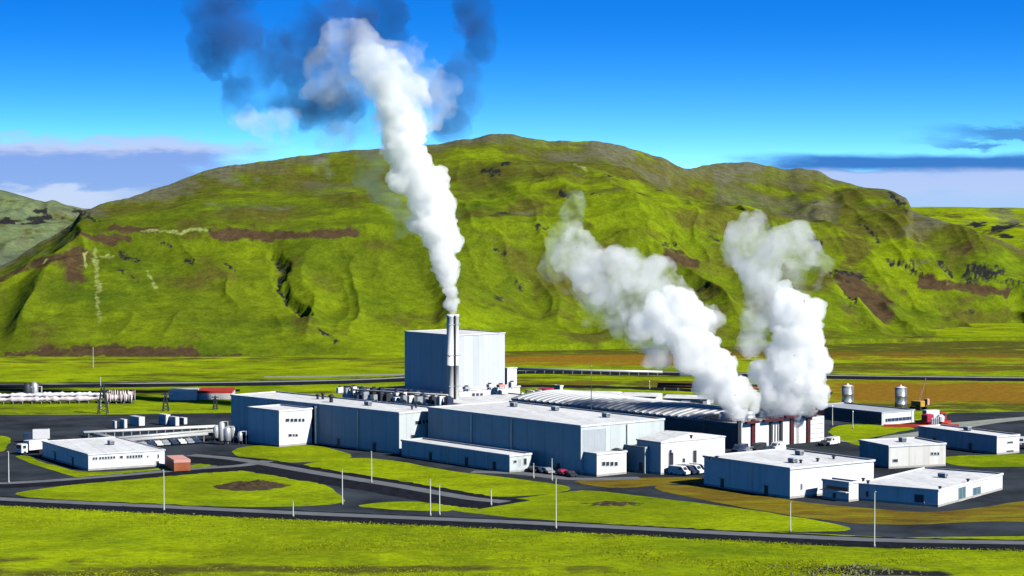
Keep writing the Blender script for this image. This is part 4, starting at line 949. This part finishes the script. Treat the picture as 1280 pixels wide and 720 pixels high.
for p in ((205, 638, 588, 'lamp post on the front verge before the white office'), (428, 631, 588, 'lamp post at the right tip of the big lawn with the earth mound'), (464.5, 604, 565, 'lamp post on the strip lawn before the leftmost long hall'), (366.5, 646, 627, 'short lamp post on the near edge of the front road'), (538, 645, 600, 'left of the paired posts by the road junction'), (549.5, 644, 606, 'right of the paired posts by the road junction'), (695, 661, 599, 'tall lamp post before the middle hall, on the front road'), (988, 665, 628, 'lamp post below the corner of the wide white-roofed hall'), (1093, 684, 615, 'tallest lamp post, at the lower right on the near road edge'), (11, 604, 565, 'leftmost lamp post, at the left edge by the side road'), (614, 632, 612, 'low lamp post at the end of the access road'), (690, 601, 574, 'thin lamp post before the shaded cars'), (667, 598, 580, 'thin lamp post at the end of the low annex')):
    lamp_post(*p[:4])
for p in ((739, 540, 459, 'tall thin mast behind the middle hall roof'), (547, 482, 466, 'small mast on the far road behind the crowded roof'), (126, 512, 474, 'dark mast between the two pink-white pipelines'), (1040.5, 532, 509, 'left white mast before the dark shed'), (1066, 536, 516, 'right white mast before the dark shed'), (61, 552, 538, 'short mast behind the white office'), (116.5, 460, 436, 'lone thin post at the foot of the mountain'), (812, 486, 478, 'tiny mast on the far road by the steam')):
    lamp_post(*p[:4], arm=False, group='masts')
def pylon(px, yb, yt, label):
    c = G(px, yb); h = z_of(c, yt); t = thing('lattice_pylon', c, label, 'pylon', 'lattice pylons'); m_b = MB(); w = h * .16
    cr = [Vector((sx, sy, 0)) for sx, sy in ((-1, -1), (1, -1), (1, 1), (-1, 1))]
    for q in cr: m_b.tube([c + q * w, c + q * w * .18 + Vector((0, 0, h))], .16, 5)
    for k in range(6):
        z0, z1 = h * k / 6, h * (k + 1) / 6; w0, w1 = w * (1 - .82 * k / 6), w * (1 - .82 * (k + 1) / 6)
        for i in range(4): m_b.tube([c + cr[i] * w0 + Vector((0, 0, z0)), c + cr[(i + 1) % 4] * w1 + Vector((0, 0, z1))], .09, 4)
    m_b.build('tower_frame', M['dark_metal'], t)
    for z in (.72, .92): MB().tube([c + Vector((-w * 1.6, 0, h * z)), c + Vector((w * 1.6, 0, h * z))], .16, 5).build('cross_arm', M['dark_metal'], t)
pylon(128.5, 517, 480, 'dark lattice pylon between the far-left pipelines'); pylon(207, 514, 491, 'lattice pylon just left of the white container shed'); pylon(269, 512, 495, 'lattice pylon in front of the long red-roofed shed')
# valves / separators on the far-left pipeline
for i, (x, y) in enumerate(((34, 500), (43, 499))):
    c = G(x, y + 3); t = thing('separator', c, ['left', 'right'][i] + ' grey separator drum standing over the far-left pipeline', 'separator', 'separator drums')
    MB().lathe(c, [(1.0, 0), (1.3, 1), (1.3, 5.6), (.7, 6.4), (.1, 6.6)], 16).build('drum', M['steel' if i else 'dark_metal'], t, smooth=True)
    MB().tube([c + Vector((0, 0, 5)), c + Vector((2.4, 0, 5)), c + Vector((2.4, 0, 1))], .3, 8).build('elbow_pipe', M['pipe'], t)
# boulders and earth mounds
def mound(c, rx, ry, h, name, label, mat, seed, cat='earth mound', lumps=.5):
    nr, nc = 26, 60; vs = []; fs = []
    for i in range(nr + 1):
        for j in range(nc):
            th = 2 * math.pi * j / nc; rr = i / nr
            x, y = math.cos(th) * rx * rr, math.sin(th) * ry * rr
            nn = mnoise.fractal(Vector((x * .5 + seed, y * .5, seed)), 1, 2.1, 4)
            edge = 1 + .25 * mnoise.noise(Vector((math.cos(th) * 2 + seed, math.sin(th) * 2, 0)))
            z = h * (math.cos(rr * math.pi / 2) ** .8) * (1 + lumps * nn) - .1 * rr
            vs.append(c + Vector((x * edge, y * edge, z if i < nr else -.2)))
    for i in range(nr):
        for j in range(nc): k = (j + 1) % nc; fs.append((i * nc + j, i * nc + k, (i + 1) * nc + k, (i + 1) * nc + j))
    m_b = MB(); m_b.add(vs, fs); o = m_b.build(name, mat, None, smooth=True, origin=c); return tag(o, label, cat)
earth = surf('bare_earth', (.05, .034, .014), .95, .5, .7)
mound(G(312, 608), 9.5, 9, .7, 'earth_mound', 'dark brown earth heap on the big lawn below the white office', earth, 3, lumps=1.2)
mound(G(326, 607), 4, 5, .9, 'earth_mound', 'smaller knob at the right end of the brown earth heap', earth, 8, lumps=1.0)
mound(G(768, 630), 8, 5, .25, 'earth_mound', 'faint brown rise on the lawn in front of the middle hall', earth, 13, lumps=1.4)

# field stones in the near rough patch
stone = surf('pale_stone', (.16, .16, .09), .9, .3, 2)
m_b = MB()
for i in range(150):
    x, y = random.gauss(1075, 45), random.uniform(706, 722); c = G(x, y); r_ = random.uniform(.08, .3)
    m_b.lathe(c + Vector((0, 0, -.05)), [(r_, 0), (r_ * random.uniform(.8, 1.1), r_ * .6), (r_ * .3, r_ * random.uniform(1, 2.2))], 6)
tag(m_b.build('gravel', stone), 'scattered pale stones and tufts in the rough dark patch at the bottom right', 'gravel', kind='stuff')

# coarse tufts over the near grass and along the verges, too many to count
def below_road(k=1.0):
    x = random.uniform(-40, 1320); y0 = np.interp(x, [p[0] for p in front], [p[1] for p in front]) + 12
    return x, 723 - (723 - y0) * random.random() ** k
def tufts(name, label, mat, n, area, h0, h1):
    vs, fs = [], []
    for i in range(n):
        x, y = area(); c = G(x, y); d = random.uniform(.08, .22); h = random.uniform(h0, h1)
        if mnoise.noise(Vector((c.x * .05, c.y * .05, 3))) + random.uniform(-.35, .35) < -.05: continue
        for k in range(3):
            t_ = random.uniform(0, 3.14); u = Vector((math.cos(t_), math.sin(t_), 0)) * d; q = len(vs)
            vs += [tuple(c - u), tuple(c + u), tuple(c + u * random.uniform(-.8, 1.6) + Vector((0, 0, h)))]; fs.append((q, q + 1, q + 2))
    me = bpy.data.meshes.new(name); me.from_pydata(vs, [], fs); me.materials.append(mat)
    o = bpy.data.objects.new(name, me); col.objects.link(o); return tag(o, label, 'grass', kind='stuff')
mt1 = surf('tuft_green', (.30, .37, .012), .95, .5, .6, spec=.02); mt2 = surf('tuft_dry', (.24, .22, .02), .95, .5, .6, spec=.02)
tufts('grass_tufts', 'rough green grass tufts over the near field below the front road', mt1, 26000, lambda: below_road(1.2), .06, .2)
tufts('dry_tufts', 'dry brownish grass tufts scattered over the near field', mt2, 6000, below_road, .06, .2)
def verge_():
    x = random.uniform(-40, 1320); yy = np.interp(x, [p[0] for p in front], [p[1] for p in front]); return x, yy + 9.5 + random.gauss(0, .8)
tufts('verge_tufts', 'shaggy grass edge along the near side of the front road', mt1, 7000, verge_, .08, .26)

# ------------------------------------------------------------------ steam
def vol_mat(name, color, density, aniso=0.0, absorb=None, lo=None, hi=None, scale=.1, detail=3):
    m, nt, N, L = new_mat(name); out = nd(N, 'ShaderNodeOutputMaterial'); v = nd(N, 'ShaderNodeVolumePrincipled')
    v.inputs['Color'].default_value = (*color, 1); v.inputs['Density'].default_value = density; v.inputs['Anisotropy'].default_value = aniso
    if absorb: v.inputs['Absorption Color'].default_value = (*absorb, 1)
    if lo is not None:
        tc = nd(N, 'ShaderNodeTexCoord'); n = nd(N, 'ShaderNodeTexNoise'); n.inputs['Scale'].default_value = scale; n.inputs['Detail'].default_value = detail; n.inputs['Roughness'].default_value = .6
        L.new(tc.outputs['Object'], n.inputs[0]); r = nd(N, 'ShaderNodeMapRange'); r.inputs['From Min'].default_value = lo; r.inputs['From Max'].default_value = hi; r.inputs['To Max'].default_value = density
        L.new(n.outputs[0], r.inputs[0]); L.new(r.outputs[0], v.inputs['Density'])
    L.new(v.outputs[0], out.inputs['Volume'])
    return m
def puff_mesh(name, mat, parent, blobs, Y, voxel, seed, amp, spread=.45, nsub=9, lump=.42, dscale=1.0, single=False):
    """union of many small spheres round the given puffs (px, py, half width px[, dY]) -> voxel remesh -> billowed"""
    rnd = random.Random(seed); bm = bmesh.new()
    for bl in blobs:
        x, y, r = bl[:3]; dy = bl[3] if len(bl) > 3 else 0
        c = Vector(at_depth(x, y, Y + dy)); R = r / F * Y
        for k in range(nsub + 1):
            if k == 0: cc, rr = c, R * .72
            else:
                v = Vector((rnd.gauss(0, 1), rnd.gauss(0, 1), rnd.gauss(0, 1))).normalized() * R * rnd.uniform(.45, .75)
                cc, rr = c + v, R * rnd.uniform(.24, lump)
            bmesh.ops.create_icosphere(bm, subdivisions=2, radius=max(rr, voxel * 1.1), matrix=Matrix.Translation(cc))
    me = bpy.data.meshes.new(name); bm.to_mesh(me); bm.free()
    o = bpy.data.objects.new(name, me); col.objects.link(o)
    md = o.modifiers.new('r', 'REMESH'); md.mode = 'VOXEL'; md.voxel_size = voxel; md.use_smooth_shade = True
    dg = bpy.context.evaluated_depsgraph_get(); me2 = bpy.data.meshes.new_from_object(o.evaluated_get(dg)); o.modifiers.clear()
    bpy.data.objects.remove(o); bpy.data.meshes.remove(me)
    if single:
        b3 = bmesh.new(); b3.from_mesh(me2); left = set(b3.verts); isl = []
        while left:
            st_ = [left.pop()]; comp = list(st_)
            while st_:
                for e in st_.pop().link_edges:
                    for q in e.verts:
                        if q in left: left.remove(q); st_.append(q); comp.append(q)
            isl.append(comp)
        isl.sort(key=len)
        for comp in isl[:-1]: bmesh.ops.delete(b3, geom=comp, context='VERTS')
        b3.to_mesh(me2); b3.free()
    nv = len(me2.vertices); co = np.zeros(nv * 3); me2.vertices.foreach_get('co', co); co = co.reshape(-1, 3)
    no = np.zeros(nv * 3); me2.vertex_normals.foreach_get('vector', no); no = no.reshape(-1, 3)
    d = np.zeros(nv)
    for i in range(nv):
        p = Vector(co[i]); a_ = 0
        for oc, (fr_, am) in enumerate(((.16, 1.0), (.36, .6), (.8, .4), (1.6, .22))):
            a_ += am * (abs(mnoise.noise(p * fr_ / dscale + Vector((seed * 3.1, 0, oc * 7)))) * 2 - .35)
        d[i] = a_
    # smooth then push outwards in rounded billows
    base = Vector(at_depth(blobs[0][0], blobs[0][1], Y)); co2 = co + no * (d * amp)[:, None] - np.array(parent.location if parent else base)
    me2.vertices.foreach_set('co', co2.ravel()); me2.update(); me2.name = name
    me2.materials.clear(); me2.materials.append(mat)
    ob = bpy.data.objects.new(name, me2); col.objects.link(ob)
    if parent: ob.parent = parent
    else: ob.location = base
    return ob
V_dense = vol_mat('dense_steam', (.996, .997, .998), 0.46, -.3, lo=.22, hi=.52, scale=.30, detail=4)
V_mid = vol_mat('thin_steam', (.965, .975, .99), 0.20, -.3, lo=.36, hi=.62, scale=.17, detail=5)
V_wisp = vol_mat('steam_wisp', (.90, .94, .985), .10, -.3, lo=.42, hi=.66, scale=.12, detail=5)
V_head = vol_mat('violet_steam', (.80, .84, .95), .11, -.2, lo=.37, hi=.66, scale=.10, detail=5)
V_dark = vol_mat('shade_coloured_steam', (.085, .16, .40), .085, 0, lo=.36, hi=.64, scale=.075, detail=6)  # steam in shadow: its shade is put into the dark blue volume colour
V_dark2 = vol_mat('thin_shade_coloured_steam', (.04, .13, .36), .10, 0, lo=.38, hi=.66, scale=.055, detail=6)  # thinner shadowed steam, shade likewise painted as dark colour
Yc = Pc.y
base1 = Vector(at_depth(565.5, 393, Yc))
pl = thing('steam_plume', base1, 'tall white steam column rising from the chimney by the tower, dark shade-coloured steam at its head', 'steam plume', 'steam plumes')
puff_mesh('white_column', V_dense, pl, [(565, 391, 5), (565, 384, 7), (564, 374, 10), (562, 362, 13), (560, 348, 17), (556, 332, 21), (552, 316, 24), (550, 298, 28), (545, 282, 31), (540, 266, 33), (534, 250, 34), (527, 232, 35), (518, 214, 34), (512, 196, 32), (506, 178, 31), (503, 160, 30), (499, 145, 28), (492, 130, 24), (488, 115, 20)], Yc, .55, 1, 1.0)
puff_mesh('thinning_head', V_mid, pl, [(502, 160, 36), (500, 140, 40), (494, 118, 42), (488, 98, 42), (476, 84, 36), (516, 112, 30), (462, 72, 28)], Yc, 1.0, 2, 1.4)
puff_mesh('violet_steam', V_head, pl, [(455, 62, 40), (430, 50, 40), (418, 85, 42), (448, 105, 42), (500, 80, 42), (532, 108, 38), (546, 128, 32), (405, 112, 30), (520, 150, 36), (430, 44, 32)], Yc + 6, 1.3, 6, 1.8, dscale=1.5)
puff_mesh('shade_coloured_steam', V_dark, pl, [(566, 112, 44), (562, 148, 32), (580, 92, 32), (400, 70, 50), (388, 130, 34), (420, 130, 34), (430, 30, 44), (370, 80, 38), (396, 110, 38), (440, 45, 42), (295, 40, 50, 10), (270, 15, 40, 10), (320, 85, 36, 10), (345, 62, 38, 5), (385, 45, 34, 5), (585, 30, 30, 12)], Yc + 12, 1.5, 3, 1.6, dscale=1.6)
puff_mesh('thin_shade_coloured_steam', V_dark2, pl, [(270, 60, 44), (350, 110, 42), (300, 120, 34), (400, 140, 34), (300, -10, 40), (250, 10, 34), (480, 20, 40), (590, 15, 34), (600, 55, 26), (380, 40, 44), (440, 135, 30), (560, 160, 28)], Yc + 26, 1.9, 4, 2.2, dscale=1.8)
puff_mesh('pale_wisp', V_wisp, pl, [(350, 160, 34), (310, 150, 26), (420, 168, 30), (440, 165, 26), (468, 200, 26), (455, 222, 22), (474, 240, 20), (405, 210, 15), (510, 275, 26), (500, 255, 24)], Yc + 8, 1.5, 5, 1.6, dscale=1.4)
Y2 = P.y + 6
base2 = Vector(at_depth(916, 522, Y2)); pl2 = thing('steam_plume', base2, 'middle steam plume drifting up to the left from the cooling cells', 'steam plume', 'steam plumes')
puff_mesh('white_billow', V_dense, pl2, [(918, 521, 9), (912, 512, 15), (922, 498, 20), (902, 492, 24), (886, 478, 28), (925, 484, 18), (900, 462, 30), (872, 452, 30), (858, 432, 32), (880, 432, 28), (846, 412, 34), (866, 396, 32), (826, 398, 32), (920, 515, 20), (938, 500, 16), (850, 378, 28)], Y2, .6, 11, 1.15)
puff_mesh('thinning_billow', V_mid, pl2, [(838, 382, 34), (812, 372, 34), (800, 350, 38), (778, 336, 36), (818, 338, 28), (748, 338, 34), (724, 328, 32), (704, 322, 26), (776, 372, 26), (850, 372, 26), (800, 395, 28), (722, 300, 26), (800, 420, 26), (824, 445, 26), (735, 350, 30), (890, 400, 22)], Y2, .95, 12, 1.1)
puff_mesh('wisp', V_wisp, pl2, [(712, 288, 24), (716, 268, 22), (722, 250, 18), (700, 312, 28), (728, 345, 34), (752, 370, 34), (690, 335, 22), (750, 395, 26), (770, 400, 26)], Y2, 1.2, 13, 1.4, dscale=1.3, single=True)
Y3 = P.y + 14
base3 = Vector(at_depth(986, 516, Y3)); pl3 = thing('steam_plume', base3, 'right steam plume standing over the right cooling cells', 'steam plume', 'steam plumes')
puff_mesh('white_billow', V_dense, pl3, [(968, 517, 13), (990, 516, 17), (1008, 512, 14), (984, 500, 26), (1004, 494, 26), (972, 484, 26), (1014, 474, 26), (990, 468, 32), (1006, 448, 32), (978, 446, 28), (1010, 424, 28), (988, 412, 34), (1002, 396, 32), (960, 470, 24), (1024, 452, 20), (1022, 490, 20), (958, 500, 18), (985, 378, 28)], Y3, .6, 21, 1.15)
puff_mesh('thinning_billow', V_mid, pl3, [(980, 388, 34), (958, 372, 34), (946, 400, 28), (940, 430, 24), (948, 345, 34), (935, 320, 34), (962, 310, 36), (990, 305, 32), (1010, 318, 26), (920, 300, 26), (998, 290, 20), (942, 288, 26), (955, 465, 22)], Y3, .95, 22, 1.1)
puff_mesh('wisp', V_wisp, pl3, [(940, 268, 24), (946, 252, 20), (956, 240, 13), (1018, 330, 24), (990, 345, 30), (1005, 352, 24), (975, 345, 26), (912, 318, 20), (925, 360, 20), (940, 480, 18)], Y3, 1.2, 23, 1.4, dscale=1.3, single=True)

# ------------------------------------------------------------------ light
sun_h = Vector((.68, -.47, 0)).normalized(); EL = math.radians(36)
S = Vector((sun_h.x * math.cos(EL), sun_h.y * math.cos(EL), math.sin(EL)))
sd = bpy.data.lights.new('sun', 'SUN'); sd.energy = 5.0; sd.angle = math.radians(.5); sd.color = (1, .965, .90)
so = bpy.data.objects.new('sun', sd); col.objects.link(so); so.rotation_euler = S.to_track_quat('Z', 'Y').to_euler(); so.location = (0, 0, 300)

w = bpy.data.worlds.new('World'); sc.world = w; w.use_nodes = True; N = w.node_tree.nodes; L = w.node_tree.links; N.clear()
out = N.new('ShaderNodeOutputWorld'); bg = N.new('ShaderNodeBackground'); L.new(bg.outputs[0], out.inputs[0]); bg.inputs['Strength'].default_value = .10
SKY_TINT = (.22, .88, 1.22); SKY_TINT_LOW = (1.0, 1.22, 1.14); SKY_LOW, SKY_HIGH = 2.0, .46
sky = N.new('ShaderNodeTexSky'); sky.sky_type = 'NISHITA'; sky.sun_disc = False; sky.sun_elevation = EL; sky.sun_rotation = math.atan2(S.x, S.y); sky.altitude = 200; sky.air_density = 1.0; sky.dust_density = .3; sky.ozone_density = 3.0
tc = N.new('ShaderNodeTexCoord'); sx = N.new('ShaderNodeSeparateXYZ'); L.new(tc.outputs['Generated'], sx.inputs[0])
def math_(op, a, b_=None, c=None, clamp=False):
    n = N.new('ShaderNodeMath'); n.operation = op; n.use_clamp = clamp
    for i, v in enumerate((a, b_, c)):
        if v is None: continue
        if isinstance(v, (int, float)): n.inputs[i].default_value = v
        else: L.new(v, n.inputs[i])
    return n.outputs[0]
# the sky's height scale is compressed: this valley's sky deepens to full blue close above the hills
zc = math_('MULTIPLY', math_('MAXIMUM', sx.outputs[2], 0.0), 7.5); zc = math_('ADD', zc, .055)
cx = N.new('ShaderNodeCombineXYZ'); L.new(sx.outputs[0], cx.inputs[0]); L.new(sx.outputs[1], cx.inputs[1]); L.new(zc, cx.inputs[2])
nv = N.new('ShaderNodeVectorMath'); nv.operation = 'NORMALIZE'; L.new(cx.outputs[0], nv.inputs[0]); L.new(nv.outputs[0], sky.inputs[0])
hs = N.new('ShaderNodeHueSaturation'); hs.inputs['Saturation'].default_value = 1.35; hs.inputs['Value'].default_value = 1.0; L.new(sky.outputs[0], hs.inputs['Color'])
# brightest near the horizon, much dimmer overhead
def ssr(v, a, b_, lo, hi):
    n = N.new('ShaderNodeMapRange'); n.interpolation_type = 'SMOOTHSTEP'
    for k, q in (('From Min', a), ('From Max', b_), ('To Min', lo), ('To Max', hi)): n.inputs[k].default_value = q
    L.new(v, n.inputs[0]); return n.outputs[0]
tint = N.new('ShaderNodeVectorMath'); tint.operation = 'MULTIPLY'; L.new(hs.outputs[0], tint.inputs[0]); tmix = N.new('ShaderNodeMix'); tmix.data_type = 'RGBA'; tmix.inputs['A'].default_value = (*SKY_TINT_LOW, 1); tmix.inputs['B'].default_value = (*SKY_TINT, 1); L.new(ssr(sx.outputs[2], .022, .088, 0, 1), tmix.inputs['Factor']); L.new(tmix.outputs['Result'], tint.inputs[1])
dim = N.new('ShaderNodeVectorMath'); dim.operation = 'SCALE'; L.new(tint.outputs[0], dim.inputs[0]); L.new(ssr(sx.outputs[2], .095, .24, SKY_LOW, SKY_HIGH), dim.inputs['Scale'])
# clouds low over the horizon
az = math_('DIVIDE', sx.outputs[0], math_('MAXIMUM', sx.outputs[1], .05)); el = math_('DIVIDE', sx.outputs[2], math_('MAXIMUM', sx.outputs[1], .05))
cv = N.new('ShaderNodeCombineXYZ'); L.new(math_('MULTIPLY', az, 34), cv.inputs[0]); L.new(math_('MULTIPLY', el, 130), cv.inputs[1])
cn = N.new('ShaderNodeTexNoise'); cn.inputs['Scale'].default_value = 1.0; cn.inputs['Detail'].default_value = 7; cn.inputs['Roughness'].default_value = .55; L.new(cv.outputs[0], cn.inputs[0])
noi = math_('SUBTRACT', cn.outputs[0], .5)
def ss(v, a, b_):
    n = N.new('ShaderNodeMapRange'); n.interpolation_type = 'SMOOTHSTEP'; n.inputs['From Min'].default_value = a; n.inputs['From Max'].default_value = b_; L.new(v, n.inputs[0]); return n.outputs[0]
def mixc(f, a, c):
    n = N.new('ShaderNodeMix'); n.data_type = 'RGBA'; L.new(f, n.inputs['Factor']); L.new(a, n.inputs['A'])
    if isinstance(c, tuple): n.inputs['B'].default_value = (*c, 1)
    else: L.new(c, n.inputs['B'])
    return n.outputs['Result']
gate = ss(sx.outputs[1], .02, .1)
eln = math_('ADD', el, math_('MULTIPLY', noi, .020)); azn = math_('ADD', az, math_('MULTIPLY', noi, .06))
k_ = 1 / .10 / 1.34
cur = dim.outputs[0]
lcl = math_('MULTIPLY', math_('MULTIPLY', ss(eln, .0285, .0195), ss(azn, -.095, -.145)), gate)
def cc(r, g_, b_): return (r * k_, g_ * k_, b_ * k_)
cur = mixc(math_('MULTIPLY', lcl, .95), cur, cc(.24, .38, .80))
cur = mixc(math_('MULTIPLY', math_('MULTIPLY', ss(eln, .0165, .0225), lcl), .75), cur, cc(.66, .74, .95))
cur = mixc(math_('MULTIPLY', math_('MULTIPLY', math_('MULTIPLY', ss(eln, .0055, .002), lcl), ss(azn, -.15, -.19)), .6), cur, cc(.75, .85, 1.0))
rcl = math_('MULTIPLY', ss(azn, .08, .13), gate)
cur = mixc(math_('MULTIPLY', math_('MULTIPLY', rcl, ss(eln, .0135, .0115)), .9), cur, cc(.33, .47, .86))
cur = mixc(math_('MULTIPLY', math_('MULTIPLY', rcl, math_('MULTIPLY', ss(eln, .0135, .008), ss(eln, -.004, .004))), .5), cur, cc(.55, .64, .95))
e2 = math_('ADD', el, math_('MULTIPLY', noi, .004))
cur = mixc(math_('MULTIPLY', math_('MULTIPLY', ss(azn, .085, .135), gate), math_('MULTIPLY', ss(e2, .0200, .0165), ss(e2, .0095, .0135))), cur, cc(.05, .22, .62))
st = math_('MULTIPLY', math_('MULTIPLY', ss(azn, .17, .215), gate), math_('MULTIPLY', ss(eln, .0325, .0285), ss(eln, .0215, .0235)))
cur = mixc(math_('MULTIPLY', st, .75), cur, cc(.05, .22, .55))
L.new(cur, bg.inputs[0])

# ------------------------------------------------------------------ render settings
sc.view_settings.view_transform = 'Standard'; sc.view_settings.look = 'None'; sc.view_settings.exposure = .42; sc.view_settings.gamma = 1
sc.view_settings.use_curve_mapping = False
cy = sc.cycles
cy.use_denoising = True
try: cy.denoiser = 'OPENIMAGEDENOISE'
except Exception: pass
cy.max_bounces = 28; cy.diffuse_bounces = 0; cy.glossy_bounces = 2; cy.transmission_bounces = 2; cy.transparent_max_bounces = 16; cy.volume_bounces = 26
cy.use_adaptive_sampling = True; cy.adaptive_threshold = .02; cy.use_fast_gi = False
